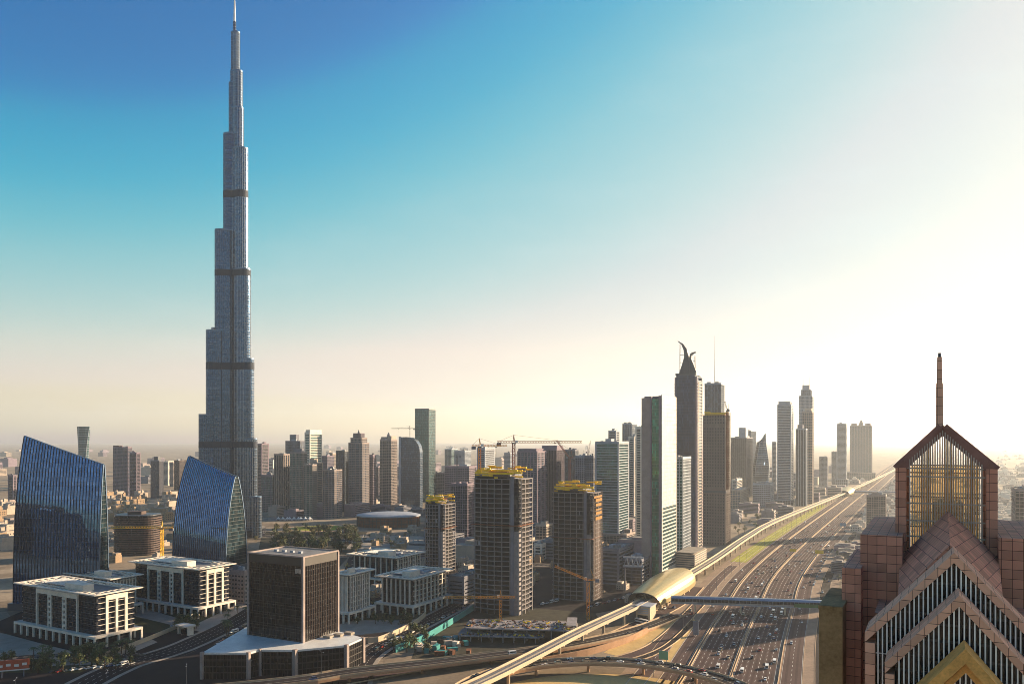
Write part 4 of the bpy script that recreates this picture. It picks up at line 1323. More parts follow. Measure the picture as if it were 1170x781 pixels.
# ------------------------------------------------------------------ towers under construction
def shell_tower(label, xl, xc, xm, xr, yt, yb, th=-24, bow=2.5, netted=False, fh=4.1, yellow=True, group='concrete towers under construction'):
    """bare slabs and columns, a slab block either side of a tall lift core; xc = left edge of the core, xm = its right edge"""
    ctr, w, d, Y = corner(xl, xm, xr, yb, th=th)
    d = min(d, 27.0)
    _c, _s = math.cos(R(th)), math.sin(R(th))
    ctr = Vector(((xm - CX) / F * Y, Y)) - Vector((_c, _s)) * w / 2 + Vector((-_s, _c)) * d / 2
    h = CAMZ + (HY - yt) / F * Y
    t = thing('unfinished_tower', label, 'building under construction', (ctr.x, ctr.y, 0), R(th), group)
    k = Y / F
    cw = (xm - xc) * k * 1.04
    x0, x1, y0, y1 = -w / 2, w / 2, -d / 2, d / 2
    nf = int(h / fh)
    xq = x1 - cw                     # left block x0..xq
    poly = [(x0, y1), (x0, y0)] + [(x0 + (xq - x0) * i / 10, y0 - bow * math.sin(math.pi * i / 10)) for i in range(1, 10)] + [(xq, y0), (xq, y1)]
    m1 = MB().prism(poly, 0, .62).mesh('floor_slab', M['rawconc'])
    poly2 = [(xq + .02, y0 + d * .35), (x1 - .5, y0 + 2.2), (x1 + 1.2, y0 + 2.4), (x1 + 2.0, 0), (x1 + 1.2, y1), (xq + .02, y1)]
    m2 = MB().prism(poly2, 0, .62).mesh('floor_slab', M['rawconc'])
    for i in range(nf + 1):
        z = i * fh + (h - nf * fh)
        link('floor_slab', m1, t, (0, 0, z))
        link('floor_slab', m2, t, (0, 0, z + .002))
    zt = h - .02
    n_ = 5
    for i in range(n_ + 1):
        f = i / n_
        px_ = x0 + 1 + (xq - x0 - 2) * f
        bo = bow * math.sin(math.pi * f)
        MB().box(px_ - .28, px_ + .28, y0 - bo + .2, y0 - bo + .8, 0, zt).build('column', M['rawconc'], t)
        MB().box(px_ - .45, px_ + .45, y1 - 1.4, y1 - .4, 0, zt).build('column', M['rawconc'], t)
    for i in range(4):
        y = y0 + 3 + (d - 4) * i / 3
        MB().box(x1 + .75, x1 + 1.45, y - .4, y + .4, 0, zt).build('column', M['rawconc'], t)
        MB().box(x0 + .3, x0 + 1.0, y - .4, y + .4, 0, zt).build('column', M['rawconc'], t)
    MB().prism([(x0 + 1.2, y1 - 2), (x0 + 1.2, y0 + 1.4)] + [(x0 + (xq - x0) * i / 10, y0 + 1.4 - bow * math.sin(math.pi * i / 10)) for i in range(1, 10)] + [(xq - .3, y0 + 1.4), (xq - .3, y1 - 2)], 0, zt + 2).build('dark_backing', M['void'], t)  # near-black mass stands in for shade inside the open floors
    MB().box(xq + 1.5, x1 - 1.0, y0 + d * .37, y1 - 2, 0, zt).build('dark_backing', M['void'], t)
    # core with its darker shaft
    MB().box(xq + .05, xq + cw * .42, y0 - .9, y0 + d * .4, 0, zt + 3).build('lift_core', M['grey'], t)
    MB().box(xq + cw * .42 + .02, x1 - .6, y0 - .2, y0 + d * .34, 0, h * .62).build('lift_core', M['rawconc'], t)
    MB().box(xq + cw * .42 + .02, x1 - .6, y0 - .1, y0 + d * .34, h * .62 + .02, zt + 1).build('glazed_shaft', M['g_dark'], t)
    rng = random.Random(int(xl))
    if netted:
        sc = MB()
        xs_ = x1 + 2.3
        for i in range(9):
            y = y0 + 1 + (d - 1) * i / 8
            sc.box(xs_, xs_ + .25, y - .12, y + .12, 0, h + 2)
        for q in range(int(h / 2.05)): sc.box(xs_ - .3, xs_ + .3, y0 + 1, y1, q * 2.05, q * 2.05 + .22)
        sc.build('scaffold', M['brown'], t)
        nb = MB()
        for q in range(int(h * .78 / 4.1), int(h / 4.1)): nb.box(xs_ + .35, xs_ + .5, y0 + 1 + rng.uniform(0, 6), y1 - rng.uniform(0, 5), q * 4.1 + rng.uniform(0, 1.2), q * 4.1 + rng.uniform(2, 3.9))
        nb.build('scaffold_net', M['orange_net'], t)
        MB().box(x1 + 1.0, x1 + 1.2, y0 + 2.5, y1, 0, h * .75).build('scaffold_net', M['brown'], t)
    for z in (h * .66,) if not netted else (h * .58,):
        MB().box(x0 - .8, x1 + 2.4, y0 - bow - .6, y1 + .6, z, z + .5).build('safety_net', M['rust'], t)
    # closed-in panels
    for i in range(16):
        f = rng.randint(2, nf - 3); a = rng.uniform(x0 + 1, xq - 6)
        fb = (a + 2.5 - x0) / (xq - x0)
        yq = y0 - bow * math.sin(math.pi * fb) * .8 + .7
        MB().box(a, a + rng.uniform(3, 5), yq + .6, yq + .85, f * fh + (h - nf * fh) + .63, (f + 1) * fh + (h - nf * fh) - .02).build('infill_panel', rng.choice([M['rust'], M['grey'], M['brown'], M['palegrey']]), t)
    if yellow:
        # climbing formwork and upright panels on top
        MB().box(x0 + 1, xq - 1, y0 + .5, y1 - 1, h + .63, h + 4.2).build('formwork_wall', M['dkgrey'], t)
        for j, (a, b, e, f_, z, hh) in enumerate(((x0 + 3, x1 - 4, y0 - bow - .8, y0 - bow + .3, h + 4.6, 1.6), (x0 + 4, x1 - 1, y0 - 1.2, y0 - .2, h + 7.2, 1.3), (x1 - 7, x1 + 3.2, y0 - 1.5, y0 - .5, h + 5.2, 1.5),
                                                    (x1 - 8, x1 + 2.5, y0 + 2, y0 + 3, h + 2.0, 1.2), (x0 + 3, x0 + w * .36, y1 - 2, y1 - .8, h + 8.4, 1.6), (x1 - 3, x1 + 3, y1 - 6, y1 - 5, h + 7.5, 1.4),
                                                    (xq - 2, x1 + 1, y0 + d * .5, y0 + d * .55, h + 9.4, 1.2))):
            MB().box(a, b, e, f_, z, z + hh).build('formwork_beam', M['yellow'], t)
        for i in range(30):
            a = rng.uniform(x0 + 1, x1 - 3); L_ = rng.uniform(3, 8); y = rng.choice((y0 - bow - .9, y0 - 1.0, y0 + 2, y0 + d * .4, y1 - 2))
            z = h + rng.uniform(1.0, 10.5)
            MB().box(a, min(a + L_, x1 + 3), y - rng.uniform(0, .3), y + .7, z, z + rng.uniform(.7, 1.3)).build('formwork_beam', M['yellow'], t)
        pp = MB()
        for i in range(26):
            x, y = rng.uniform(x0 + 2, x1), rng.choice([y0 - .3, y0 + d * .3, y1 - 1])
            pp.box(x - .14, x + .14, y - .14, y + .14, h + .63, h + rng.uniform(6, 10.5))
        pp.build('formwork_posts', M['black'], t)
        MB().box(x0 + w * .3, x0 + w * .7, y0 + 3, y1 - 4, h + 4.3, h + 7).build('core_head', M['rust'], t)
    BUILT.append((ctr.x, ctr.y, max(w, d) * .9))
    return t, ctr, w, d, h
shell_tower('bare concrete tower with yellow formwork on top, central and tallest of the unfinished ones', 541, 583, 593, 611, 548, 703, bow=3)
shell_tower('bare concrete tower with orange scaffold netting on its right side near the gold station', 631, 667, 675, 688, 564, 687, bow=2, netted=True)
shell_tower('small distant bare concrete tower with low yellow formwork, left of the taller unfinished pair', 485, 501, 506, 528, 577, 656, bow=2, fh=3.9)

def ruin():
    """unfinished podium deck in front of the bare towers"""
    c = Vector(gp(593, 727)); 
    t = thing('unfinished_podium', 'low unfinished concrete deck littered with rebar at the foot of the bare towers', 'construction site', (c.x, c.y, 0), R(-6))
    rng = random.Random(5)
    MB().prism(rrect(-40, 44, -14, 16, 6), 8.2, 9.0).build('deck_slab', M['rawconc'], t)
    MB().prism(rrect(-44, 20, -20, 6, 6), 4.0, 4.7).build('deck_slab', M['rawconc'], t)
    for x in range(-38, 44, 9):
        for y in (-12, 0, 12):
            MB().box(x - .4, x + .4, y - .4, y + .4, 0, 8.19).build('column', M['rawconc'], t)
    for x in range(-42, 20, 8):
        MB().box(x - .35, x + .35, -19, -18.3, 0, 3.99).build('column', M['rawconc'], t)
    MB().box(-36, 40, -4, -3.6, 0, 8.19).build('dark_backing', M['black'], t)
    MB().box(36, 43.5, -13.5, 14, 12.0, 12.6).build('frame_slab', M['rawconc'], t)
    for y in (-13, -4, 5, 13):
        MB().box(42.6, 43.4, y - .4, y + .4, 9.0, 11.99).build('column', M['conc'], t)
    cl = {k: MB() for k in ('rust', 'cream', 'yellow', 'dkgrey', 'rawconc')}
    for i in range(330):
        up_ = rng.random() < .7
        x, y, z = (rng.uniform(-38, 42), rng.uniform(-12.5, 14), 9.0) if up_ else (rng.uniform(-42, 18), rng.uniform(-19, -14.5), 4.7)
        m_ = cl[rng.choice(('rust', 'rust', 'dkgrey', 'dkgrey', 'dkgrey', 'rawconc', 'rust', 'yellow') if i % 9 else ('cream',))]
        a_ = rng.uniform(0, math.pi); L = rng.uniform(.8, 3.6)
        m_.beam((x, y, z + .3), (x + L * math.cos(a_), y + L * math.sin(a_), z + .3 + rng.uniform(0, .8)), rng.uniform(.2, .9), rng.uniform(.2, 1.2))
    for k, m_ in cl.items():
        o = m_.build('rubble', M[k], t); o['kind'] = 'stuff'
    BUILT.append((c.x, c.y, 55))
ruin()

def crane(label, x, y, z0, hm, jib, ang, col='orange', luff=None, cj=14, s=1.0):
    t = thing('tower_crane', label, 'crane', (x, y, z0), ang)
    m_ = MB(); a = 1.05 * s; th = .42 * s
    for sx in (-1, 1):
        for sy in (-1, 1): m_.box(sx * a - th / 2, sx * a + th / 2, sy * a - th / 2, sy * a + th / 2, 0, hm)
    n_ = int(hm / (2.6 * s))
    for i in range(n_):
        z, q = i * hm / n_, (i + 1) * hm / n_
        e = 1 if i % 2 else -1
        for p, r in (((-a * e, -a), (a * e, -a)), ((-a * e, a), (a * e, a)), ((-a, -a * e), (-a, a * e)), ((a, -a * e), (a, a * e))):
            m_.beam((*p, z), (*r, q), .24 * s)
    m_.build('mast', M[col], t)
    MB().box(-1.6 * s, 1.6 * s, -1.6 * s, 1.6 * s, hm, hm + 1.0).build('slewing_ring', M['dkgrey'], t)
    MB().box(1.0 * s, 3.2 * s, -2.6 * s, -1.0 * s, hm + 1.01, hm + 3.2).build('cab', M['whitemetal'], t)
    def lattice(p, q, b):
        m_ = MB(); p, q = Vector(p), Vector(q); d = (q - p); L = d.length; d.normalize()
        up = Vector((-d.z, 0, d.x)); sd_ = Vector((0, 1, 0))
        ch = [sd_ * (b / 2), sd_ * (-b / 2), up * b]
        for c_ in ch: m_.beam(p + c_, q + c_, .36 * s, up=(0, 1, 0.1))
        n_ = int(L / (1.6 * b))
        for i in range(n_):
            f, g_ = p + d * (L * i / n_), p + d * (L * (i + 1) / n_)
            m_.beam(f + ch[i % 2], g_ + ch[2], .22 * s); m_.beam(f + ch[2], g_ + ch[(i + 1) % 2], .22 * s); m_.beam(f + ch[0], g_ + ch[1], .11 * s)
        return m_
    z1 = hm + 1.0
    if luff is None:
        lattice((-cj, 0, z1), (jib, 0, z1), 1.5 * s).build('jib', M[col], t)
        hd = MB(); hd.beam((-.5, 0, z1 + 1.4 * s), (0, 0, z1 + 7 * s), .5 * s); hd.beam((.8, 0, z1 + 1.4 * s), (0, 0, z1 + 7 * s), .5 * s)
        hd.build('tower_head', M[col], t)
        ti = MB(); ti.beam((0, 0, z1 + 6.9 * s), (jib * .72, 0, z1 + 1.5 * s), .16 * s); ti.beam((0, 0, z1 + 6.9 * s), (-cj * .85, 0, z1 + 1.5 * s), .16 * s)
        ti.build('tie_bars', M['dkgrey'], t)
        MB().box(-cj, -cj + 3.6 * s, -1.0 * s, 1.0 * s, z1 - 2.6 * s, z1 - .1).build('counterweight', M['grey'], t)
        MB().box(jib * .6 - .8, jib * .6 + .8, -.5, .5, z1 - .8, z1 - .15).build('trolley', M['dkgrey'], t)
        MB().beam((jib * .6, 0, z1 - .8), (jib * .6, 0, z1 - 9), .12).build('hoist_rope', M['dkgrey'], t)
    else:
        e = R(luff)
        tip = (jib * math.cos(e), 0, z1 + jib * math.sin(e))
        lattice((1.0, 0, z1), tip, 1.4 * s).build('jib', M[col], t)
        lattice((-cj * .6, 0, z1), (0, 0, z1), 1.3 * s).build('counter_jib', M[col], t)
        MB().beam((-cj * .4, 0, z1 + .8), (-2, 0, z1 + 9 * s), .45 * s).build('tower_head', M[col], t)
        MB().beam((-2, 0, z1 + 9 * s), (tip[0] * .9, 0, z1 + jib * math.sin(e) * .9 + 1), .16 * s).build('tie_bars', M['dkgrey'], t)
        MB().box(-cj * .7, -cj * .45, -1.2 * s, 1.2 * s, z1 - 1.5 * s, z1 + 1.2 * s).build('counterweight', M['grey'], t)
    return t
def crane_px(label, px, ytop, ybase_or_z, Y, jib, ang, **kw):
    x = (px - CX) / F * Y
    zt = CAMZ + (HY - ytop) / F * Y
    crane(label, x, Y, ybase_or_z, zt - ybase_or_z, jib, R(ang), **kw)
crane_px('orange hammerhead crane on the left edge of the tallest bare tower', 548, 511, 60, 705, 24, 8, cj=7)
crane_px('grey-brown crane with dark counterweight rising behind the tallest bare tower', 587, 507, 40, 712, 62, 12, col='copper', cj=15)
crane_px('orange crane at the left foot of the tallest bare tower, jib pointing left', 572, 684, 0, 668, 46, 180, cj=12, s=.9)
crane_px('orange luffing crane leaning left in front of the netted bare tower', 672, 664, 0, 672, 30, 180, luff=22, cj=13)
crane_px('yellow crane with level jib between the two curved glass towers', 185, 604, 0, 860, 54, 180, col='craney', cj=12, s=1.15)
crane_px('small far crane beside the tallest teal slab tower', 468, 490, 60, 1900, 42, 185, col='dkgrey', cj=12)
crane_px('dark luffing crane on hazy skyline left of teal banded office', 672, 517, 60, 1400, 22, 60, luff=62, col='dkgrey', cj=9)
crane_px('dark luffing crane standing beside the pink-grey double tower', 651, 524, 20, 1000, 28, 200, luff=50, col='copper', cj=9)
crane_px('small crane perched on the grey punched-window tower under construction', 831, 470, 100, 790, 10, 100, luff=60, col='rust', cj=5, s=.7)
crane_px('tiny far crane over low pink buildings', 522, 522, 30, 1500, 20, 190, col='dkgrey', cj=8)

# ------------------------------------------------------------------ towers along the highway
def white_slab():
    """tall slab with brown end, green glass strip and white tapering side"""
    Y = 850.0; th = -26
    ctr, w, d, Y = corner(733, 756, 775, Y=Y, th=th)
    d = 58
    c, s = math.cos(R(th)), math.sin(R(th))
    P = Vector(((756 - CX) / F * Y, Y))
    ctr = P - Vector((c, s)) * w / 2 + Vector((-s, c)) * d / 2
    h = CAMZ + (HY - 454) / F * Y
    t = thing('slab_tower', 'tall white-sided slab tower with brown end wall and green glass strip by the gold station', 'office tower', (ctr.x, ctr.y, 0), R(th))
    x0, x1, y0, y1 = -w / 2, w / 2, -d / 2, d / 2
    MB().box(x0, x0 + w * .42, y0, y1, 0, h).build('brown_wall', M['beige'], t)['label'] = 'grey-brown end wall'
    MB().box(x0 + w * .42 + .02, x0 + w * .50, y0 - .8, y1, 0, h + 1.5).build('pale_fin', M['pinkish'], t)
    MB().box(x0 + w * .50 + .02, x0 + w * .86, y0 + .9, y1 - .5, 0, h - 1).build('green_glazing', M['g_green'], t)
    MB().box(x0 + w * .86 + .02, x1 - .6, y0 - .8, y0 + 6, 0, h + 2).build('pale_fin', M['pinkish'], t)
    # white side: solid upper, louvred lower third
    MB().box(x1 - .58, x1 + .5, y0 - .4, y1 + .3, 0, h + 3).build('white_side', M['palewall'], t)
    lv = MB()
    for k in range(17):
        z = 12 + k * 3.9
        lv.box(x1 + .5, x1 + .75, y0 + 2, y1 - 2, z, z + 2.4)
    lv.build('side_windows', M['g_teal'], t)
    sl = MB()
    for k in range(14):
        z = 82 + k * 7.4
        sl.box(x1 + .5, x1 + .62, y1 - 7, y1 - 5.6, z, z + 2.6)
    sl.build('slot_windows', M['g_dark'], t)
    jt = MB()
    for k in range(26): jt.box(x1 + .5, x1 + .56, y0, y1, 80 + k * 4.2, 80.18 + k * 4.2)
    jt.build('panel_joints', M['grey'], t)
    MB().box(x0 + 1, x1 - 1, y0 + 7, y1 - .6, h + .003, h + 2).build('plant_room', M['pinkish'], t)
    # green entrance tree panel
    BUILT.append((ctr.x, ctr.y, 35))
    # annexe with slanted louvres in front
    a = thing('louvred_car_park', 'low building wrapped in pale slanted louvres at the foot of the white slab tower', 'car park', (*gp(783, 656), 0), R(-27))
    MB().box(-10, 10, 0, 52, 0, 22).build('wall', M['dkgrey'], a)
    lb = MB()
    for k in range(9): lb.box(-10.5, 10.7, -.7, 52.6, 2 + k * 2.4, 3.4 + k * 2.4)
    lb.build('louvres', M['cream'], a)
    MB().box(-10.2, 10.2, -.2, 52.2, 23.7, 24.2).build('roof', M['roof'], a)
white_slab()
tower('slab_tower', 'narrower pale-ribbed slab tower tucked behind the white-sided slab', 'office tower', 769, 780, 792, 523, Y=925, d=40, style='grid', gm='g_teal', fm='palegrey', bay=4, pw=.9, podium=None)

def crescent():
    Y = 985.0; th = -26
    c, s = math.cos(R(th)), math.sin(R(th))
    P = Vector(((797 - CX) / F * Y, Y)); k = Y / F
    w = 29.0; d = 30.0
    ctr = P - Vector((c, s)) * w / 2 + Vector((-s, c)) * d / 2
    t = thing('crescent_tower', 'dark slender tower crowned by two curved crescent horns', 'skyscraper', (ctr.x, ctr.y, 0), R(th))
    z = lambda y: CAMZ + (HY - y) * k
    h = z(428)
    x0, x1, y0, y1 = -w / 2, w / 2, -d / 2, d / 2
    MB().box(x0 + 3.2, x1 - 3.2, y0 - 1, y1 + 1, 0, h).build('glazing', M['g_slate'], t)
    MB().box(x0 + .8, x1 - .8, y0 + 3, y1 - 3, 0, h - 6).build('side_glazing', M['g_grey'], t)
    for sx in (-1, 1):
        for sy in (-1, 1):
            MB().box(sx * (w / 2 - 2.4) - 1.5, sx * (w / 2 - 2.4) + 1.5, sy * (d / 2 - 1.6) - 1.6, sy * (d / 2 - 1.6) + 1.6, 0, h - 2).build('corner_pier', M['pinkish'], t)
            bl = MB()
            for q in range(int((h - 12) / 3.8)):
                bl.box(sx * (w / 2 - .6) - .9, sx * (w / 2 - .6) + .9, sy * (d / 2 - 4.6) - 1.5, sy * (d / 2 - 4.6) + 1.5, 6 + q * 3.8, 7.3 + q * 3.8)
            bl.build('balconies', M['cream'], t)
    cn = MB()
    for q in range(int((h - 8) / 3.8)): cn.box(x1 - .85, x1 - .5, y0 + 6.5, y1 - 6.5, 4 + q * 3.8, 5.1 + q * 3.8)
    cn.build('side_bands', M['cream'], t)
    MB().box(x0 + 2, x1 - 2, y0 - .5, y1 + .5, h + .002, h + 2.5).build('crown_base', M['dkgrey'], t)
    # swooping crown: two flaring blades meeting in the middle
    W = lambda px: (px - 787) * k
    def blade(outer, inner, nm, th_=4.0):
        n_ = len(outer)
        rings = [[(W(o[0]), -th_ / 2, z(o[1])), (W(i_[0]), -th_ / 2, z(i_[1])), (W(i_[0]), th_ / 2, z(i_[1])), (W(o[0]), th_ / 2, z(o[1]))] for o, i_ in zip(outer, inner)]
        MB().loft(rings).build(nm, M['dkgrey'], t)
    blade([(776, 425), (779.5, 415), (782, 406), (781.6, 398), (779, 391.5), (774.3, 387)], [(788, 425), (788, 414), (787.3, 405), (785.3, 397), (781, 390.5), (774.9, 386.6)], 'crescent_horn')
    blade([(797, 425), (793, 415), (790.5, 408), (790.8, 404.5), (792.5, 402.3), (795.8, 400.8)], [(788.2, 425), (788.2, 414), (787.9, 407), (789, 402.6), (791.5, 400.7), (795.4, 400.2)], 'crescent_horn')
    for px, yt, mt in ((777.2, 391, 'steel'), (794.0, 405, 'cream')):
        m_ = MB()
        for dx in (-1.1, 1.1):
            m_.beam((W(px) + dx, 0, h + 2.5), (W(px) + dx * .5, 0, z(yt)), .5)
        for q in range(8):
            zz_ = h + 3 + (z(yt) - h - 4) * q / 8
            m_.beam((W(px) - 1.0, 0, zz_), (W(px) + 1.0, 0, zz_ + 2.2), .3)
        m_.build('lattice_mast', M[mt], t)
    ar = MB()
    for y in (403, 412): ar.beam((W(777), 0, z(y)), (W(784), 0, z(y)), .5)
    ar.beam((W(790), 0, z(411)), (W(795), 0, z(411)), .5)
    ar.build('cross_arms', M['dkgrey'], t)
    MB().box(x0 - 3, x1 + 2, y0 - 3, y1 + 3, 0, 14).build('podium', M['pinkish'], t)
    BUILT.append((ctr.x, ctr.y, 30))
crescent()

def punched():
    Y = 1130.0; th = -26
    ctr, w, d, _ = corner(803, 829, 835, Y=Y, th=th, d=30)
    h = CAMZ + (HY - 474) / F * Y
    t = thing('punched_tower', 'grey tower with small punched square windows and yellow formwork on top', 'building under construction', (ctr.x, ctr.y, 0), R(th))
    x0, x1, y0, y1 = -w / 2, w / 2, -d / 2, d / 2
    MB().box(x0 + .6, x1 - .6, y0 + .6, y1 - .6, 0, h).build('dark_backing', M['g_dark'], t)
    f = MB(); nz = int(h / 4.2); nb = 8
    for q in range(nz):
        za = q * 4.2
        wide = (q % 21) == 18
        f.box(x0, x1, y0, y1, za, za + (1.8 if not wide else 4.1))
    for i in range(nb + 1):
        p = x0 + .9 + (w - 1.8) * i / nb
        for y in (y0 - .01, y1 - .6): f.box(p - .95, p + .95, y, y + .61, 0, h)
    for i in range(7):
        p = y0 + .9 + (d - 1.8) * i / 6
        for x in (x0 - .01, x1 - .6): f.box(x, x + .61, p - .9, p + .9, 0, h)
    f.build('concrete_frame', M['greybrown'], t)
    MB().box(x0 - .4, x1 + .4, y0 - .4, y1 + .4, h * .405, h * .405 + 3).build('mechanical_band', M['dkgrey'], t)
    sc = MB()
    for q in range(int(h / 3)): sc.box(x1 + .4, x1 + 1.6, y0 + 1, y1 - 1, q * 3, q * 3 + .4)
    for i in range(9): sc.box(x1 + 1.2, x1 + 1.5, y0 + 1 + i * (d - 2) / 8 - .15, y0 + 1 + i * (d - 2) / 8 + .15, 0, h + 4)
    sc.build('scaffold', M['brown'], t)
    for a, b, y, zz_ in ((x0 - 1, x1, y0 - 1.4, h + .5), (x0 + 3, x1 + 2, y0 - 1.6, h + 2.4), (x1 - 2, x1 + 2.4, y0 + 9, h + 3.4), (x0, x0 + 9, y0 + 6, h + 4)):
        MB().box(a, b, y, y + 1, zz_, zz_ + 1.3).build('formwork_beam', M['yellow'], t)
    MB().box(x0 + 2, x1 - 2, y0 + 2, y1 - 2, h + .01, h + 4).build('formwork_wall', M['rust'], t)
    BUILT.append((ctr.x, ctr.y, 35))
punched()
tower('slab_tower', 'pale grey blank-topped tower with a needle behind the punched-window tower', 'office tower', 805, 824, 830, 438, Y=1290, d=26, style='glass', gm='g_grey', fm='palegrey', crown=[('spire', .05, -.2, .03, .03, 78 * .99, 'spire', 'dkgrey'), ('blank_crown', 0, 0, .98, .9, .6, 'box', 'palegrey')])

# right-hand far cluster
tower('glass_block', 'dark boxy glass office at the left of the hazy far cluster', 'office tower', 835, 853, 860, 500, Y=2050, style='glass', gm='g_dark', fm='grey', crown=[('sign_frame', .1, 0, .45, .4, 26, 'box', 'palegrey')])
tower('glass_block', 'pale hazy glass block rising behind the dark boxy office', 'office tower', 848, 858, 864, 492, Y=2250, style='glass', gm='g_blue', fm='palegrey')
def twist_tower(label, px, Y, wpx, yt, cat='skyscraper', mat='g_teal', bulge=.25, tw=60, flare=0.0, prof=None):
    k = Y / F; h = CAMZ + (HY - yt) * k; r0 = wpx * k / 2
    t = thing('twisted_tower', label, cat, ((px - CX) * k, Y, 0), 0)
    rings = []
    for j in range(25):
        f = j / 24
        rr = r0 * (1 + bulge * math.sin(math.pi * min(1, f * 1.05)) + flare * f * f)
        if prof == 'wedge' and f > .55: rr *= 1 - (f - .55) * .75
        a0 = R(tw * f + 20)
        rings.append([(rr * math.cos(a0 + q * math.pi / 6) * (1.0 if q % 3 else 1.12), .8 * rr * math.sin(a0 + q * math.pi / 6), h * f) for q in range(12)])
    MB().loft(rings).build('glazing', M[mat], t)
    rb = MB()
    for q in range(0, 12, 3):
        for j in range(24): rb.beam(rings[j][q], rings[j + 1][q], .9, .9)
    rb.build('spiral_fins', M['palegrey'], t)
    fl = MB()
    for j in range(1, 25, 1):
        fl.loft([[(x * 1.012, y * 1.012, h * j / 24 + z) for x, y, _ in rings[j]] for z in (-1.0, -.2)])
    fl.build('floor_bands', M['palegrey'], t)
    if prof == 'wedge':
        top = rings[-1]
        MB().loft([[(x, y, z) for x, y, z in top], [(x * .5 + r0 * .3, y * .5, z + 14 * (1 + x / r0)) for x, y, z in top]]).build('slanted_crown', M['g_grey'], t)
    BUILT.append((t.location.x, Y, 40))
twist_tower('hazy curved glass tower with slanted leaf-like top in the far right cluster', 870, 2100, 15, 505, prof='wedge', tw=35, mat='g_blue')
twist_tower('slim teal twisting tower far away above the left curved tower', 95.5, 2700, 11.5, 487, tw=50, flare=.25, bulge=-.12)
tower('office_building', 'low pale grid-windowed office block beside the highway at the foot of the blue tower', 'office building', 860, 880, 889, 553, 579, d=60, style='grid', gm='g_dark', fm='palegrey', fh=4.2, bay=4.5, bh=1.9)
tower('blue_tower', 'blue banded tower with chamfered grey crown, left in the far pair by the highway', 'office tower', 888, 904, 909, 462, Y=1810, d=40, style='bands', gm='g_blue', fm='palegrey', bh=1.0, crown=[('crown', 0, 0, .86, .8, 8, 'box', 'palegrey')], podium=(12, 5))
tower('ribbed_tower', 'slim dark tower with pale ribs between the blue tower and beige tower', 'apartment tower', 909, 921, 928, 490, Y=1790, d=26, style='ribs', gm='g_dark', fm='palegrey', bay=5, pw=1.2, crown=[('crown', -.1, 0, .5, .6, 10, 'box', 'grey')])
tower('beige_tower', 'beige warm-lit tower standing before the tall grey twin-spired one', 'apartment tower', 917, 928, 937, 470, Y=1850, d=34, style='grid', gm='g_grey', fm='beige', bay=4, crown=[('crown', .05, 0, .7, .7, 8, 'box', 'cream')])
tower('twin_spire_tower', 'tallest far blue-grey tower with tiered crown and two thin spires', 'skyscraper', 913, 928, 937, 452, Y=1990, d=34, style='grid', gm='g_blue', fm='palegrey', bay=3.2, crown=[('crown_tier', 0, 0, .75, .75, 16, 'glass', 'palegrey'), ('crown_tier', 0, 0, .55, .55, 27, 'box', 'palegrey'), ('spire', -.2, 0, .05, .05, 54, 'spire', 'steel'), ('spire', .25, 0, .05, .05, 52, 'spire', 'steel')])
tower('far_tower', 'small hazy slab peeking left of the blue banded tower', 'apartment tower', 882, 887, 889, 505, Y=2300, d=20, style='bands', gm='g_grey', fm='palegrey')
tower('far_tower', 'hazy short dark tower at the right foot of the twin-spired tower', 'apartment tower', 936, 945, 951, 522, Y=2350, d=30, style='grid', gm='g_grey', fm='grey')
tower('far_tower', 'hazy slim tower with a white base by the far domed station', 'office tower', 956, 967, 972, 484, Y=2520, d=30, style='bands', gm='g_grey', fm='palegrey', podium=(22, 4))
tower('far_tower', 'faint shorter tower attached left of the slim white-based tower', 'office tower', 950, 956, 960, 516, Y=2600, d=24, style='bands', gm='g_grey', fm='grey')
tower('wide_hotel', 'wide hazy stepped tower block with pointed centre, farthest along the highway', 'hotel tower', 971, 996, 1006, 486, Y=2900, d=60, style='grid', gm='g_grey', fm='beige', bay=5, podium=(26, 12), crown=[('pointed_crown', 0, 0, .2, .2, 22, 'cone', 'cream'), ('shoulder', -.32, 0, .25, .6, 9, 'box', 'beige'), ('shoulder', .32, 0, .25, .6, 9, 'box', 'beige')])
# hidden row on the far side of the highway, seen through the cage; it throws the long shadows over the road
tower('roadside_block', 'mid-rise beige block partly seen behind the pink side wing', 'office building', 990, 1012, 1030, 566, Y=1250, style='grid', fm='beige', th=-27)
tower('roadside_tower', 'grey tower standing hidden behind the pink gabled tower', 'office tower', 1065, 1100, 1118, 575, Y=800, style='grid', fm='pinkish', th=-27, d=44)
tower('roadside_tower', 'tan tower standing hidden behind the right wing of the pink gabled tower', 'office tower', 1160, 1190, 1210, 560, Y=770, style='grid', fm='beige', th=-27, d=40)

# ------------------------------------------------------------------ downtown towers (left and centre)
T = tower
T('apartment_tower', 'brown two-stepped tower, larger of the pair right of the left curved tower', 'apartment tower', 129, 146, 151, 511, 566, style='mix', gm='g_grey', fm='pinkish', crown=[('shoulder', -.3, 0, .4, .9, 5, 'box', 'brown')])
T('apartment_tower', 'brown tower with curved shoulder, right half of the pair right of the left curved tower', 'apartment tower', 148, 156, 160.5, 517, 567, style='balcony', gm='g_dark', fm='pinkish')
T('apartment_tower', 'slim dark tower with notched top standing alone left of the pointed glass tower', 'apartment tower', 172, 182, 187, 526, 569, style='ribs', gm='g_dark', fm='grey', crown=[('crown', 0, 0, .5, .6, 10, 'box', 'dkgrey')])
T('apartment_tower', 'pale white slab tower behind the slim dark one', 'apartment tower', 186, 192, 194, 527, 554, style='bands', gm='g_grey', fm='white', d=25)
T('apartment_tower', 'sunlit cream slab tower next to the pale white slab', 'apartment tower', 194, 198, 201, 528, 556, style='grid', gm='g_grey', fm='cream', d=25)
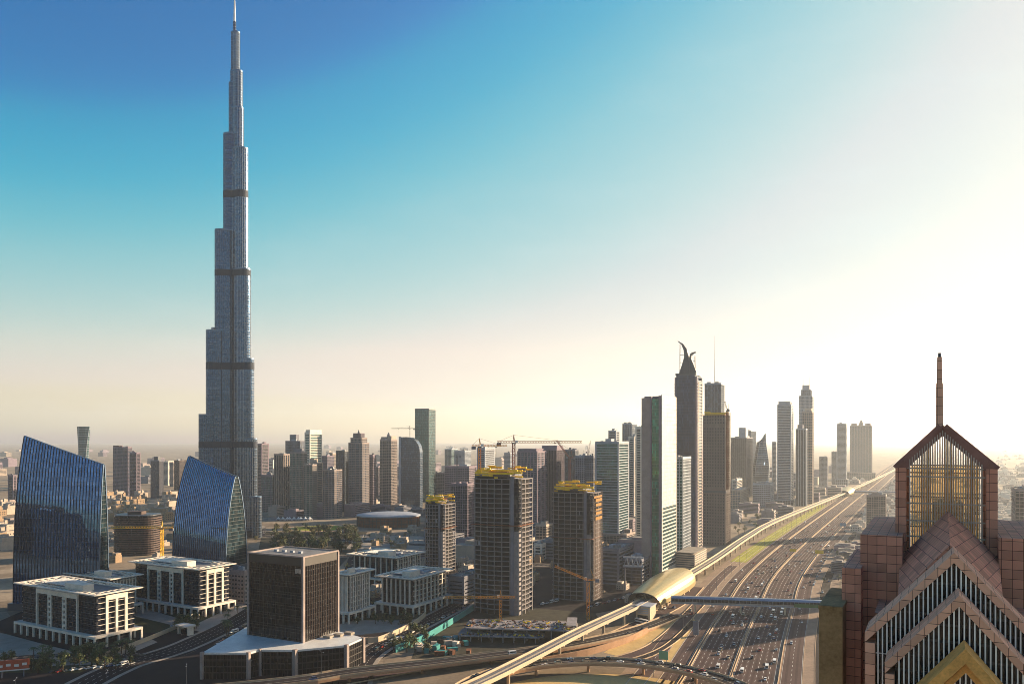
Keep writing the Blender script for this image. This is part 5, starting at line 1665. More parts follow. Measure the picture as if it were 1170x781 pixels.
T('apartment_tower', 'dark narrow tower just left of the pointed glass tower top', 'apartment tower', 199, 205, 209, 526, 560, style='grid', gm='g_dark', fm='brown', d=28)
T('apartment_tower', 'short dark slab at the left picture edge beside the big curved tower', 'apartment tower', 9, 15, 19, 543, 574, style='bands', gm='g_dark', fm='pinkish')
T('apartment_tower', 'dark narrow tower immediately right of the tallest tower', 'apartment tower', 293, 299, 302, 507, 570, style='bands', gm='g_dark', fm='pinkish', d=25)
T('apartment_tower', 'white striped slab behind teal block right of the tallest tower', 'apartment tower', 301, 312, 314, 526, 568, style='bands', gm='g_dark', fm='white', bh=2.0)
T('apartment_tower', 'short teal-fronted tower nearest the right side of the tallest tower', 'apartment tower', 298, 312, 317, 543, 585, style='mix', gm='g_teal', fm='pinkish', crown=[('pointed_top', 0, 0, .4, .5, 8, 'cone', 'grey')])
T('apartment_tower', 'brown tower with pale vertical strips in the lakeside cluster', 'apartment tower', 313, 324, 333, 519, 586, style='ribs', gm='g_dark', fm='beige', bay=6, pw=1.6)
T('apartment_tower', 'teal-glazed tower with stepped roofline in the middle of the lakeside cluster', 'apartment tower', 331, 344, 351, 517, 588, style='mix', gm='g_teal', fm='beige', crown=[('stepped_top', 0, 0, .6, .6, 8, 'box', 'grey')])
T('office_tower', 'grey stepped tower with square head behind the lakeside cluster', 'office tower', 326, 343, 350, 504, Y=1900, style='grid', gm='g_grey', fm='grey', crown=[('square_head', -.1, 0, .42, .5, 16, 'box', 'grey')])
T('office_tower', 'teal and white tower with raked white top behind the lakeside cluster', 'office tower', 348, 354, 368, 494, Y=1750, style='bands', gm='g_teal', fm='white', bh=1.4, crown=[('raked_top', .1, 0, .8, .96, 6, 'box', 'white')])
T('apartment_tower', 'teal tower with sunlit beige balconies at the right of the lakeside cluster', 'apartment tower', 347, 357, 362, 531, 592, style='mix', gm='g_teal', fm='beige')
T('apartment_tower', 'sunlit cream balcony tower behind the teal one in the lakeside cluster', 'apartment tower', 352, 362, 369, 529, 584, style='balcony', gm='g_grey', fm='cream', crown=[('stepped_top', -.2, 0, .5, .6, 9, 'box', 'cream')])
T('apartment_tower', 'slim tower with dark cap between the lakeside cluster and crowned tower', 'apartment tower', 369, 382, 391, 537, 592, style='mix', gm='g_grey', fm='beige', crown=[('dark_cap', -.1, 0, .6, .6, 7, 'cone', 'dkgrey')])
T('apartment_tower', 'lilac-grey slab behind the slim dark-capped tower', 'apartment tower', 367, 374, 376, 521, Y=2000, style='grid', gm='g_grey', fm='pinkish', d=26)
T('apartment_tower', 'pale sunlit slab right of the lilac-grey one', 'apartment tower', 374, 380, 385, 518, Y=2100, style='grid', gm='g_grey', fm='cream', d=26)
T('apartment_tower', 'plain blue-grey tower left of the crowned tower', 'apartment tower', 384, 394, 399, 515, Y=1650, style='glass', gm='g_grey', fm='dkgrey')
T('crowned_tower', 'tan tower with tiered crown and domed finial, bigger of the two crowned towers', 'apartment tower', 398, 414, 422, 506, 586, style='mix', gm='g_grey', fm='beige', fh=3.4, crown=[('crown_tier', 0, 0, .8, .8, 11, 'grid', 'beige'), ('crown_tier', 0, 0, .55, .55, 20, 'grid', 'pinkish'), ('finial', 0, 0, .28, .28, 27, 'cone', 'dkgrey')])
T('apartment_tower', 'lower tan shoulder tower attached right of the bigger crowned tower', 'apartment tower', 418, 426, 430, 520, 583, style='grid', gm='g_dark', fm='pinkish')
T('apartment_tower', 'small pink tower between the two crowned towers', 'apartment tower', 426, 432, 435, 533, 569, style='ribs', gm='g_dark', fm='pinkish')
T('crowned_tower', 'slimmer tan tower with twin-notched crown, right one of the two crowned towers', 'apartment tower', 434, 447, 454, 502, 578, style='mix', gm='g_dark', fm='beige', fh=3.4, crown=[('crown_tier', -.28, 0, .36, .8, 6, 'box', 'beige'), ('crown_tier', .3, 0, .34, .8, 8, 'box', 'cream'), ('finial', 0, 0, .3, .3, 16, 'cone', 'grey')])
T('apartment_tower', 'sunlit beige slab tower in front of the blue quarter-round tower', 'apartment tower', 465, 477, 482, 528, 570, style='ribs', gm='g_grey', fm='cream', bay=5, pw=1.8)
T('teal_slab', 'tall plain teal glass slab tower alone above the skyline', 'office tower', 474, 490, 493, 467, Y=1900, th=-22, style='glass', gm='g_teal', fm='dkgrey', d=34, plant=False)

def quarter_round():
    Y = 1750.0; k = Y / F
    x0, x1 = (457.5 - CX) * k, (481.5 - CX) * k
    t = thing('quarter_round_tower', 'blue-grey tower with top curving down to the right, beside the teal slab', 'office tower', ((x0 + x1) / 2, Y, 0), R(-6))
    w = x1 - x0; zt = CAMZ + (HY - 499) * k; zl = CAMZ + (HY - 516) * k
    poly = [(-w / 2, 0), (w / 2, 0)] + [(w / 2 - w * .62 * (1 - math.cos(R(a))), zl + (zt - zl) * math.sin(R(a))) for a in range(0, 91, 15)] + [(-w / 2, zt)]
    f = [(x, -14, z) for x, z in poly]; b = [(x, 14, z) for x, z in poly]
    MB().loft([b, f]).build('glazing', M['g_blue'], t)
    MB().box(-w / 2 - .6, -w / 2 + 4, -14.6, 14.6, 0, zt + 1).build('side_fin', M['palegrey'], t)
    bb = MB()
    for q in range(int(zl / 7.6)): bb.box(-w / 2 + 4.1, w / 2 + .1, -14.3, 14.3, q * 7.6, q * 7.6 + .8)
    bb.build('floor_bands', M['dkgrey'], t)
    BUILT.append(((x0 + x1) / 2, Y, 35))
quarter_round()

T('office_building', 'wide purple-grey gridded block behind the small bare tower', 'office building', 508, 536, 541, 533, 585, style='grid', gm='g_dark', fm='pinkish', bay=5, bh=1.6, d=60)
T('office_building', 'long low pinkish block on the skyline left of the cranes', 'office building', 489, 508, 516, 540, 572, style='grid', gm='g_dark', fm='pinkish', bay=5, d=40)
T('office_building', 'narrow pinkish building with sunlit edge just left of the tallest bare tower', 'office building', 515, 534, 543, 553, 622, style='grid', gm='g_dark', fm='pinkish', bay=4)
T('office_tower', 'white banded tower peeking above the tallest bare tower', 'office tower', 545, 554, 565, 512, Y=1500, style='bands', gm='g_dark', fm='palegrey', bh=1.6, d=40)
T('office_building', 'hazy teal-capped block far left of the cranes', 'office building', 508, 516, 518, 513, Y=2600, style='glass', gm='g_teal', fm='palegrey', d=40)
T('office_building', 'hazy pale gridded block right of the teal-capped one', 'office building', 519, 531, 535, 515, Y=2400, style='grid', gm='g_blue', fm='palegrey', d=40)
T('office_building', 'pale far building just left of the grey-brown crane mast', 'office building', 576, 583, 587, 517, Y=2300, style='grid', gm='g_blue', fm='palegrey', d=30)
T('double_tower', 'blue-glazed left half of the wide pink-topped double tower', 'office tower', 591, 614, 617, 516, 607, style='grid', gm='g_blue', fm='pinkish', bay=6, pw=1.5, d=40, crown=[('top_block', -.05, 0, .9, .8, 5, 'box', 'pinkish')])
T('double_tower', 'taller right half of the pink-topped double tower with pale corner pier', 'office tower', 616, 636, 642, 513, 604, style='ribs', gm='g_dark', fm='pinkish', bay=3, d=34, crown=[('top_block', .05, 0, .85, .8, 6, 'box', 'pinkish')])
T('office_tower', 'plain blue tower right of the double tower', 'office tower', 645, 657, 661, 514, Y=1500, style='glass', gm='g_grey', fm='grey')
T('office_tower', 'white-edged grey tower between the blue tower and the netted bare tower', 'office tower', 657, 669, 674, 521, Y=1350, style='mix', gm='g_grey', fm='palegrey')
T('office_tower', 'stepped blue-grey block left of the teal banded office', 'office tower', 668, 678, 683, 521, Y=1250, style='grid', gm='g_blue', fm='grey')
T('office_tower', 'broad teal office tower with horizontal bands and golden reflections', 'office tower', 680, 707, 717, 505, Y=1120, style='bands', gm='g_teal', fm='palegrey', bh=1.0, d=44)
T('office_tower', 'small pale tower head directly behind the teal banded office', 'office tower', 695, 704, 708, 492, Y=1700, style='bands', gm='g_grey', fm='palegrey')
T('office_tower', 'tall blue-grey slab behind the teal banded office', 'office tower', 711, 722, 728, 484, Y=1750, style='glass', gm='g_blue', fm='palegrey')
T('apartment_tower', 'thin white-banded tower, left of a thin pair next to the white-sided slab', 'apartment tower', 718, 725, 730, 499, Y=1300, style='bands', gm='g_dark', fm='white', bh=1.5)
T('apartment_tower', 'thin white-balconied tower touching the white-sided slab', 'apartment tower', 726, 733, 738, 488, Y=1200, style='balcony', gm='g_dark', fm='white', bh=1.3)
T('teal_tower', 'narrow strip of teal tower between white-sided slab and crescent tower', 'office tower', 765, 775, 779, 464, Y=1250, style='glass', gm='g_blue', fm='palegrey')
T('low_block', 'sunlit cream block with ribbed front behind the netted bare tower', 'building', 688, 697, 713, 569, 594, style='ribs', gm='g_grey', fm='cream', bay=6, pw=2.4, d=50)
T('low_block', 'long flat pinkish low block right of the sunlit cream one', 'building', 711, 722, 736, 576, 590, style='bands', gm='g_dark', fm='pinkish', bh=2.2, d=50)
T('low_block', 'sandy low block with dark windows behind the netted bare tower', 'building', 689, 716, 726, 611, 626, style='grid', gm='g_dark', fm='beige', bay=5)
T('mall_block', 'dark blue-grey car-park block with strip openings beside the truss bridge', 'building', 687, 707, 713, 628, 668, style='bands', gm='g_dark', fm='grey', bh=1.7, fh=4.2, d=50)
T('mall_block', 'plain dark block under the truss bridge at the foot of the white-sided slab', 'building', 711, 733, 737, 640, 668, style='grid', gm='g_dark', fm='grey', bay=9, d=40)
T('low_block', 'lilac flat-roofed low block behind the dark car-park block', 'building', 687, 716, 733, 596, 614, style='bands', gm='g_dark', fm='pinkish', bh=2.5)
T('low_block', 'cream block with small windows between the two tall bare towers', 'building', 612, 624, 632, 600, 632, style='grid', gm='g_dark', fm='cream', bay=5)
T('low_block', 'pale low block glimpsed between the tall bare towers near the elevated road', 'building', 610, 619, 624, 622, 640, style='bands', gm='g_dark', fm='white', bh=1.8)
T('low_block', 'small beige office with square windows between white-framed block and black tower', 'building', 260, 279, 287, 653, 690, style='grid', gm='g_dark', fm='beige', bay=4.2, bh=2.0, pw=1.7)
T('low_block', 'sunlit cream low-rise beyond the highway verge behind the pale grid-windowed block', 'building', 834, 846, 856, 560, 581, style='grid', gm='g_grey', fm='cream', bay=5)
T('low_block', 'low white flat-roofed hall beyond the punched-window tower', 'building', 836, 842, 848, 548, 572, style='bands', gm='g_grey', fm='white')
T('low_block', 'low dark block in shade right of the small bare tower', 'building', 512, 530, 541, 660, 690, style='bands', gm='g_dark', fm='grey', bh=2.2, d=44)

# truss link bridge between the mall blocks
tb = thing('truss_bridge', 'pale steel truss bridge between dark blocks left of the white-sided slab', 'bridge', at(713, 641, 800)[:2] + (0,), R(-10))
m_ = MB()
zt_ = at(713, 636, 800)[2]; zb_ = at(713, 646, 800)[2]
for y in (-2, 2):
    m_.beam((-1, y, zt_), (19, y, zt_), 1.0); m_.beam((-1, y, zb_), (19, y, zb_), 1.0)
    for q in range(4): m_.beam((q * 4.6, y, zb_), (q * 4.6 + 2.3, y, zt_), .7); m_.beam((q * 4.6 + 2.3, y, zt_), (q * 4.6 + 4.6, y, zb_), .7)
m_.build('truss', M['palegrey'], tb)
MB().box(-1, 19, -2.6, 2.6, zb_ - 1.3, zb_ - .52).build('deck', M['grey'], tb)
for x in (1, 17): MB().box(x - .6, x + .6, -1.5, 1.5, 0, zb_ - 1.31).build('pier', M['grey'], tb)

# round dark-red mall hall with a ribbed wall
def mall():
    c = Vector(gp(444, 600)); 
    t = thing('round_hall', 'broad round dark-red ribbed hall with grey curved roof beyond the tree park', 'shopping mall', (c.x, c.y, 0), 0)
    h = CAMZ + (HY - 590) / F * (c.y - 40)
    P = ell(0, 0, 53, 42, 48)
    MB().prism(P, 0, h - 2).build('wall', M['rust'], t)
    rb = MB()
    for i in range(48):
        x, y = P[i]; rb.box(x * 1.01 - .5, x * 1.01 + .5, y * 1.01 - .5, y * 1.01 + .5, 0, h - 1)
    for z in (h * .3, h * .6): rb.prism([(x * 1.012, y * 1.012) for x, y in P], z, z + .8)
    rb.build('wall_ribs', M['brown'], t)
    MB().loft([[(x * r, y * r, z) for x, y in P] for r, z in ((1.03, h - 1.9), (1.03, h), (.82, h + 2.5), (.45, h + 4.2), (.05, h + 4.6))]).build('roof', M['palegrey'], t)
    BUILT.append((c.x, c.y, 60))
mall()
# dark rounded building with curving ribs, between the curved glass towers
def ribbed_round():
    c = Vector(gp(157, 632)); k = c.y / F
    t = thing('ribbed_round_building', 'dark round building wrapped in horizontal ribs between the curved glass towers', 'building', (c.x, c.y, 0), 0)
    h = CAMZ + (HY - 588) * k
    P = rrect(-27, 27, -20, 24, 17, 7)
    MB().prism(P, 0, h).build('glazing', M['g_bronze'], t)
    rb = MB()
    for i in range(17):
        rb.prism(offs(P, .5 + .02 * i), 1 + i * (h - 2) / 17, 1 + i * (h - 2) / 17 + 1.5)
    rb.build('ribs', M['brown'], t)
    MB().prism(offs(P, -1), h + .003, h + 1.2).build('roof', M['dkgrey'], t)
    MB().box(-10, 8, -6, 8, h + 1.21, h + 5).build('plant_room', M['brown'], t)
    BUILT.append((c.x, c.y, 40))
ribbed_round()

# park lawn, lake, tents
def patch(name, pts, z, mat):
    return structure(MB().prism([p for p in pts], 0.0, z).build(name, M[mat]))
lc = gp(366, 603)
patch('path', ell(lc[0], lc[1], 62, 50, 40), .05, 'sand')
patch('lawn', ell(lc[0], lc[1], 46, 37, 40), .10, 'lawn')
patch('lawn', ell(lc[0] - 8, lc[1] + 9, 26, 15, 30), .15, 'lawn2')
wc = gp(330, 592)
patch('lake', ell(wc[0], wc[1], 95, 34, 40), .06, 'water')
tent_m = MB()
tent_m.loft([[(x * r, y * r, z) for x, y in ((-3, -3), (3, -3), (3, 3), (-3, 3))] for r, z in ((1, 2.6), (1.05, 2.8), (.45, 4.4), (.04, 6.6))])
for x in (-2.8, 2.8):
    for y in (-2.8, 2.8): tent_m.box(x - .12, x + .12, y - .12, y + .12, 0, 2.7)
tm = tent_m.mesh('tent', M['whitemetal'])
for i in range(9):
    p = gp(318 + i * 4.3 + (i % 3) * .8, 594.4)
    o = link('tent', tm, None, (p[0], p[1], 0.07), .1 * i); o.scale = (1.15, 1.15, 1.1)
    tag(o, 'small white peaked tent in the row by the park lake', 'tent', 'white peaked tents by the lake')
# white peaked tensile roof right of the highway
def tensile():
    c = gp(1008, 606)
    t = thing('tensile_canopy', 'white double-peaked tensile canopy near the pink tower\'s left side', 'canopy', (c[0], c[1], 0), R(-27))
    rings = [[(x * r, y * r, z) for x, y in ell(0, 0, 16, 16, 16)] for r, z in ((1, 5), (.7, 7), (.4, 11), (.16, 17), (.05, 23))]
    MB().loft(rings).build('membrane', M['whitemetal'], t)
    MB().loft([[(x + 20, y + 6, z * .85) for x, y, z in r] for r in rings]).build('membrane', M['whitemetal'], t)
    for i in range(8):
        a = i * math.pi / 4
        MB().box(15 * math.cos(a) - .3, 15 * math.cos(a) + .3, 15 * math.sin(a) - .3, 15 * math.sin(a) + .3, 0, 5.2).build('post', M['whitemetal'], t)
tensile()

# ------------------------------------------------------------------ low houses, far plain, villas
rs = random.Random(3)
def house_mesh(kind, rng):
    m_ = MB()
    w, d, h = rng.uniform(14, 30), rng.uniform(12, 24), rng.uniform(8, 17)
    if kind == 'old':
        m_.box(-w / 2, w / 2, -d / 2, d / 2, 0, h, 0, 1)
        m_.box(-w / 2 + 1, 0, -d / 2 + 1, d / 2 - 2, h + .003, h + rng.uniform(3, 6), 0, 1)
        m_.box(w * .2, w * .2 + 4, -d * .2, -d * .2 + 4, h + .003, h + rng.uniform(6, 10), 0, 1)
        for x in range(int(-w / 2) + 2, int(w / 2) - 1, 4):
            for z in range(2, int(h) - 2, 4):
                m_.box(x, x + 1.5, -d / 2 - .12, -d / 2 + .1, z, z + 1.9, 2); m_.box(x, x + 1.5, d / 2 - .1, d / 2 + .12, z, z + 1.9, 2)
        for y in range(int(-d / 2) + 2, int(d / 2) - 1, 4):
            for z in range(2, int(h) - 2, 4): m_.box(w / 2 - .1, w / 2 + .12, y, y + 1.5, z, z + 1.9, 2)
    elif kind == 'villa':
        h = rng.uniform(6, 9); w *= .7; d *= .7
        m_.box(-w / 2, w / 2, -d / 2, d / 2, 0, h, 0, 1)
        m_.box(-w * .3, w * .3, -d * .3, d * .3, h + .003, h + 2.8, 0, 1)
        m_.box(-w / 2 - 8, w / 2 + 8, -d / 2 - 8, -d / 2 - 7.6, 0, 2.4, 0); m_.box(w / 2 + 7.6, w / 2 + 8, -d / 2 - 7.59, d / 2 + 8, 0, 2.4, 0)
        for x in range(int(-w / 2) + 1, int(w / 2) - 1, 3):
            for z in (1.2, 4.4): m_.box(x, x + 1.3, -d / 2 - .1, -d / 2 + .1, z, z + 1.5, 2)
    else:
        w, d, h = rng.uniform(25, 70), rng.uniform(20, 50), rng.uniform(8, 30)
        m_.box(-w / 2, w / 2, -d / 2, d / 2, 0, h, 0, 1)
        m_.box(-w * .25, w * .1, -d * .3, d * .3, h + .003, h + 4, 0, 1)
        for z in range(3, int(h) - 1, 4):
            m_.box(-w / 2 + 1, w / 2 - 1, -d / 2 - .15, -d / 2 + .1, z, z + 1.7, 2)
            m_.box(w / 2 - .1, w / 2 + .15, -d / 2 + 1, d / 2 - 1, z, z + 1.7, 2)
    return m_
def variants(kind, fms, n_):
    return [house_mesh(kind, rs).mesh('house', [M[rs.choice(fms)], M['roof'], M['g_dark']]) for _ in range(n_)]
OLD = variants('old', ['sand_st', 'beige', 'cream'], 7)
VIL = variants('villa', ['cream', 'white', 'beige'], 6)
FAR = variants('far', ['beige', 'cream', 'pinkish', 'palegrey', 'grey'], 8)
def free(x, y, r):
    return all((x - a) ** 2 + (y - b) ** 2 > (r + c) ** 2 for a, b, c in BUILT)
hwx = lambda y: min(HW, key=lambda p: abs(p.y - y)).x
vix = lambda y: min(VI, key=lambda p: abs(p.y - y)).x
def scatter(n_, ms, name, label, cat, group, rect, rmin, sc=(1, 1), jitter=None, ang=None):
    made = tries = 0
    while made < n_ and tries < n_ * 40:
        tries += 1
        px, py = rs.uniform(rect[0], rect[2]), rect[1] + (rect[3] - rect[1]) * rs.random() ** .8
        x, y = gp(px, py)
        if not free(x, y, rmin): continue
        if vix(y) - 22 < x < hwx(y) + 62: continue
        o = link(name, rs.choice(ms), None, (x, y, 0), R(-26) + rs.choice((0, 0, math.pi / 2, math.pi)) if ang is None else rs.uniform(-ang, ang))
        s_ = rs.uniform(*sc); o.scale = (s_, s_, s_)
        tag(o, label, cat, group)
        BUILT.append((x, y, rmin)); made += 1
    return made
scatter(46, OLD, 'sandstone_house', 'sandy traditional low-rise house in the old-style quarter between the curved glass towers', 'house', 'sandstone old-quarter houses', (120, 566, 205, 596), 12)
scatter(16, OLD, 'sandstone_house', 'reddish-sand low-rise house at the left edge beside the big curved tower', 'house', 'sandstone houses at the left edge', (-10, 572, 18, 640), 12)
scatter(40, FAR, 'low_building', 'low flat-roofed building at the foot of the lakeside towers', 'building', 'low blocks among the lakeside towers', (300, 566, 480, 590), 14, (.5, .85))
scatter(40, FAR, 'low_building', 'low city building behind the lakeside towers and hall', 'building', 'low blocks behind the lakeside towers', (300, 545, 520, 570), 20, (.8, 1.2))
scatter(70, FAR, 'low_building', 'low mixed building in the district behind the bare towers', 'building', 'low blocks behind the bare towers', (490, 558, 735, 640), 17, (.55, 1.0))
scatter(34, FAR, 'distant_building', 'tiny pale low building on the desert plain left of the tallest tower', 'building', 'distant low buildings on the left plain', (-20, 515, 230, 560), 40, (1, 1.6))
scatter(44, FAR, 'distant_building', 'tiny hazy building on the plain behind the lakeside and crowned towers', 'building', 'distant low buildings on the middle plain', (290, 511, 520, 556), 40, (1, 1.8))
scatter(44, FAR, 'distant_building', 'hazy mid-rise block on the skyline behind the bare towers', 'building', 'distant blocks behind the cranes', (520, 512, 760, 556), 40, (1.2, 2.2))
scatter(18, FAR, 'distant_building', 'faint low building among the hazy far right towers', 'building', 'distant blocks by the far right towers', (835, 530, 960, 580), 30, (.8, 1.2))
scatter(110, VIL, 'villa', 'pale low villa in the hazy district right of the pink gabled tower', 'house', 'villas right of the gabled tower', (1138, 516, 1190, 620), 14, (1, 1.7))
scatter(60, VIL, 'villa', 'pale low villa in the hazy district just left of the cage spire', 'house', 'villas left of the cage spire', (975, 545, 1030, 610), 14, (1, 1.5))
scatter(40, VIL, 'villa', 'pale low villa seen through the bars of the cage', 'house', 'villas behind the cage', (1030, 525, 1138, 600), 16, (1, 1.7))
scatter(12, FAR, 'roadside_shed', 'low flat shed in the strip between the highway and the pink side wing', 'building', 'sheds beside the highway', (955, 590, 985, 665), 9, (.3, .5))
# buildings left of and behind the view, mirrored in the curved glass towers
for i, (x, y, w, d, h, mt) in enumerate(((-640, 330, 44, 34, 100, 'cream'), (-740, 350, 60, 30, 84, 'dkgrey'), (-575, 240, 60, 40, 150, 'white'), (-840, 300, 90, 40, 92, 'brown'), (-500, 150, 100, 50, 88, 'dkgrey'), (-700, 100, 90, 46, 130, 'brown'), (-940, 430, 80, 44, 70, 'beige'), (-360, 0, 90, 46, 150, 'brown'))):
    t = thing('mirrored_tower', ['cream tower', 'dark slab', 'white tower', 'brown slab', 'wide dark block', 'brown tower', 'beige slab', 'tall brown tower'][i] + ' left of the frame, seen only as a reflection in the curved glass', 'building', (x, y, 0), R(-20))
    facade(t, w, d, 0, h, 'grid', M['g_dark'], M[mt], 4, 5, bh=1.5, pw=1.4)
    roof_kit(t, w, d, h, M[mt], random.Random(i))

# ------------------------------------------------------------------ trees
def leaf_mat(name, col):
    m, n, l, b = new_mat(name)
    oi = n.new('ShaderNodeObjectInfo')
    g_ = n.new('ShaderNodeNewGeometry')
    k = math_n(n, l, 'MULTIPLY_ADD', g_.outputs['Random Per Island'], .7, math_n(n, l, 'MULTIPLY', oi.outputs['Random'], .3))
    l.new(ramp(n, l, k, [(.1, tuple(c * .55 for c in col)), (.6, col), (.95, tuple(c * 1.8 for c in col))]), b.inputs['Base Color'])
    b.inputs['Roughness'].default_value = .8
    return m
M['leaf'] = leaf_mat('dusty_leaves', (0.065, 0.082, 0.022))
M['leaf2'] = leaf_mat('olive_leaves', (0.105, 0.095, 0.028))
M['bark'] = plain('bark', (0.12, 0.08, 0.05), .9)
def tree_parts(rng, palm=False):
    tk, cr = MB(), MB()
    if palm:
        H = rng.uniform(7, 10)
        tk.tube([(0, 0, 0), (.15, .1, H * .5), (.3, .1, H)], [.32, .24, .2], 6)
        for i in range(22):
            a = i * 2.4; e = rng.uniform(-.4, .9); L = rng.uniform(2.6, 3.6)
            p = Vector((.3, .1, H)); side = Vector((-math.sin(a), math.cos(a), 0))
            prev = p; wdt = .42
            for q in range(4):
                f = (q + 1) / 4
                nx = p + Vector((math.cos(a) * L * f, math.sin(a) * L * f, L * .5 * (e * f - 1.0 * f * f)))
                cr.face([prev - side * wdt, nx - side * wdt * .7, nx + Vector((0, 0, .12)), prev + Vector((0, 0, .12))])
                cr.face([prev + Vector((0, 0, .12)), nx + Vector((0, 0, .12)), nx + side * wdt * .7, prev + side * wdt])
                prev = nx; wdt *= .8
    else:
        H = rng.uniform(5, 8.5)
        tk.tube([(0, 0, 0), (.1, 0, H * .35), (.2, .1, H * .6)], [.32, .22, .12], 6)
        cl = []
        for i in range(9):
            a = rng.uniform(0, 6.28); r = rng.uniform(.4, H * .36); z = rng.uniform(H * .42, H * .95)
            c = Vector((r * math.cos(a), r * math.sin(a), z)); cl.append(c)
            if i < 5: tk.tube([(.12, 0, H * .38), tuple(c * .6 + Vector((0, 0, H * .18))), tuple(c)], [.14, .08, .03], 4)
        for c in cl:
            R_ = rng.uniform(.9, 1.6)
            for j in range(34):
                d = Vector((rng.gauss(0, 1), rng.gauss(0, 1), rng.gauss(0, .8)))
                d = d.normalized() * R_ * rng.uniform(.4, 1.1)
                p = c + d; s_ = rng.uniform(.22, .48)
                t1 = Vector((rng.gauss(0, 1), rng.gauss(0, 1), rng.gauss(0, 1))).normalized(); t2 = t1.cross(d + Vector((.01, .02, 1))).normalized()
                cr.face([p - t1 * s_, p - t2 * s_ * .8, p + t1 * s_, p + t2 * s_ * .8])
    return tk, cr
rt = random.Random(8)
TREES = []
for i in range(6):
    tk, cr = tree_parts(rt); TREES.append(('leafy_tree', tk.mesh('trunk', M['bark']), cr.mesh('crown', M['leaf'] if i % 2 else M['leaf2'])))
PALMS = []
for i in range(3):
    tk, cr = tree_parts(rt, True); PALMS.append(('palm_tree', tk.mesh('trunk', M['bark']), cr.mesh('crown', M['leaf'])))
def plant(x, y, lib, label, group, s_):
    nm, a, b = rt.choice(lib)
    t = thing(nm, label, 'tree' if nm != 'palm_tree' else 'palm', (x, y, 0), rt.uniform(0, 6.28), group)
    t.scale = (s_, s_, s_ * rt.uniform(.9, 1.1))
    link('trunk', a, t); link('crown', b, t)
def grove(n_, rect, lib, label, group, sc, rmin=0):
    made = tries = 0
    while made < n_ and tries < n_ * 30:
        tries += 1
        x, y = gp(rt.uniform(rect[0], rect[2]), rt.uniform(rect[1], rect[3]))
        if not free(x, y, -6): continue
        if vix(y) - 12 < x < vix(y) + 14 : continue
        plant(x, y, lib, label, group, rt.uniform(*sc)); made += 1
grove(90, (312, 606, 412, 632), TREES, 'dusty green tree in the dense park behind the black glass tower', 'trees in the park', (1.6, 2.4))
grove(20, (405, 606, 470, 626), TREES, 'dusty tree in the lot in front of the round red hall', 'trees by the round hall', (.8, 1.3))
grove(44, (5, 743, 150, 768), TREES, 'dark garden tree below the nearest white-framed office block', 'trees at the lower left', (.9, 1.5))
grove(18, (15, 740, 150, 756), PALMS, 'palm along the arcade of the nearest white-framed office block', 'palms at the lower left', (.9, 1.2))
grove(26, (158, 690, 225, 722), TREES, 'tree in the garden between the two ladder-windowed office blocks', 'trees between the left office blocks', (.8, 1.3))
grove(26, (408, 690, 470, 716), TREES, 'tree on the lot in front of the ribbed office blocks', 'trees before the ribbed blocks', (.7, 1.1))
grove(26, (440, 722, 490, 745), TREES, 'dark tree beside the turquoise hoarding', 'trees by the hoarding', (.8, 1.3))
grove(24, (300, 646, 540, 690), TREES, 'street tree in the shade among the office blocks', 'street trees among offices', (.7, 1.1))
grove(16, (240, 700, 300, 735), PALMS, 'palm along the boulevard left of the black tower', 'palms along the boulevard', (.9, 1.2))
grove(14, (840, 590, 872, 610), TREES, 'roadside tree on the sand left of the viaduct', 'trees left of the viaduct', (1.0, 1.5))
grove(24, (1140, 530, 1185, 615), TREES, 'hazy tree among the villas right of the gabled tower', 'trees among the right villas', (1.0, 1.8))
grove(16, (940, 620, 985, 690), TREES, 'small tree in the shaded strip right of the highway', 'trees right of the highway', (.6, .9))
grove(12, (200, 560, 300, 640), TREES, 'tree at the foot of the tallest tower', 'trees at the foot of the tallest tower', (1.0, 1.6))

# ------------------------------------------------------------------ hoarding, clutter at the site
hp = spline([gp(452, 745), gp(486, 731), gp(541, 697)], 6)
M['turq'] = plain('turquoise_hoarding_sheet', (0.05, 0.27, 0.27), 0.6, var=0.3, scale=.2)
tag(ribbon(hp, -.3, .3, 0, z1=5.0).build('site_hoarding', M['turq']), 'turquoise hoarding fence beside the street at the bare tower site', 'fence')
clut = random.Random(21)
for i in range(30):
    p = gp(clut.uniform(476, 536), clut.uniform(728, 748))
    m_ = MB(); w, h = clut.uniform(3, 8), clut.uniform(2, 3.4)
    m_.box(-w / 2, w / 2, -1.5, 1.5, 0, h); m_.box(-w / 2 - .15, w / 2 + .15, -1.65, 1.65, h + .003, h + .25)
    for q in range(3): m_.box(-w / 2 + .6 + q * w * .3, -w / 2 + 1.3 + q * w * .3, -1.56, -1.49, .8, 1.9)
    cname, cm = clut.choice((('turquoise', 'turq'), ('turquoise', 'turq'), ('cream', 'cream'), ('rust-red', 'rust'), ('white', 'white')))
    o = m_.build('site_cabin', M[cm], None, (p[0], p[1], 0), clut.uniform(0, 3))
    tag(o, cname + ' site cabin in the yard left of the unfinished podium', 'cabin', cname + ' site cabins')
M['redad'] = plain('red_billboard_print', (0.45, 0.09, 0.04), 0.5, var=.35, scale=.6)
bx, by = gp(4, 781)
bb = thing('billboard', 'red and white roadside billboard at the lower left corner', 'billboard', (bx - 3, by + 14, 0), R(20))
MB().box(-9, 9, -.3, .3, 5, 11).build('board', M['redad'], bb)
MB().box(-9.2, 9.2, -.35, .35, 4.3, 4.99).build('frame', M['whitemetal'], bb)
for k in range(4):
    MB().box(-8 + k * 4.4, -5.4 + k * 4.4, -.36, -.31, 6.6 + (k % 2) * .6, 8.2 + (k % 2) * .6).build('printed_patch', M['whitemetal'], bb)
for x in (-6, 6): MB().box(x - .3, x + .3, .31, .8, 0, 9).build('post', M['grey'], bb)

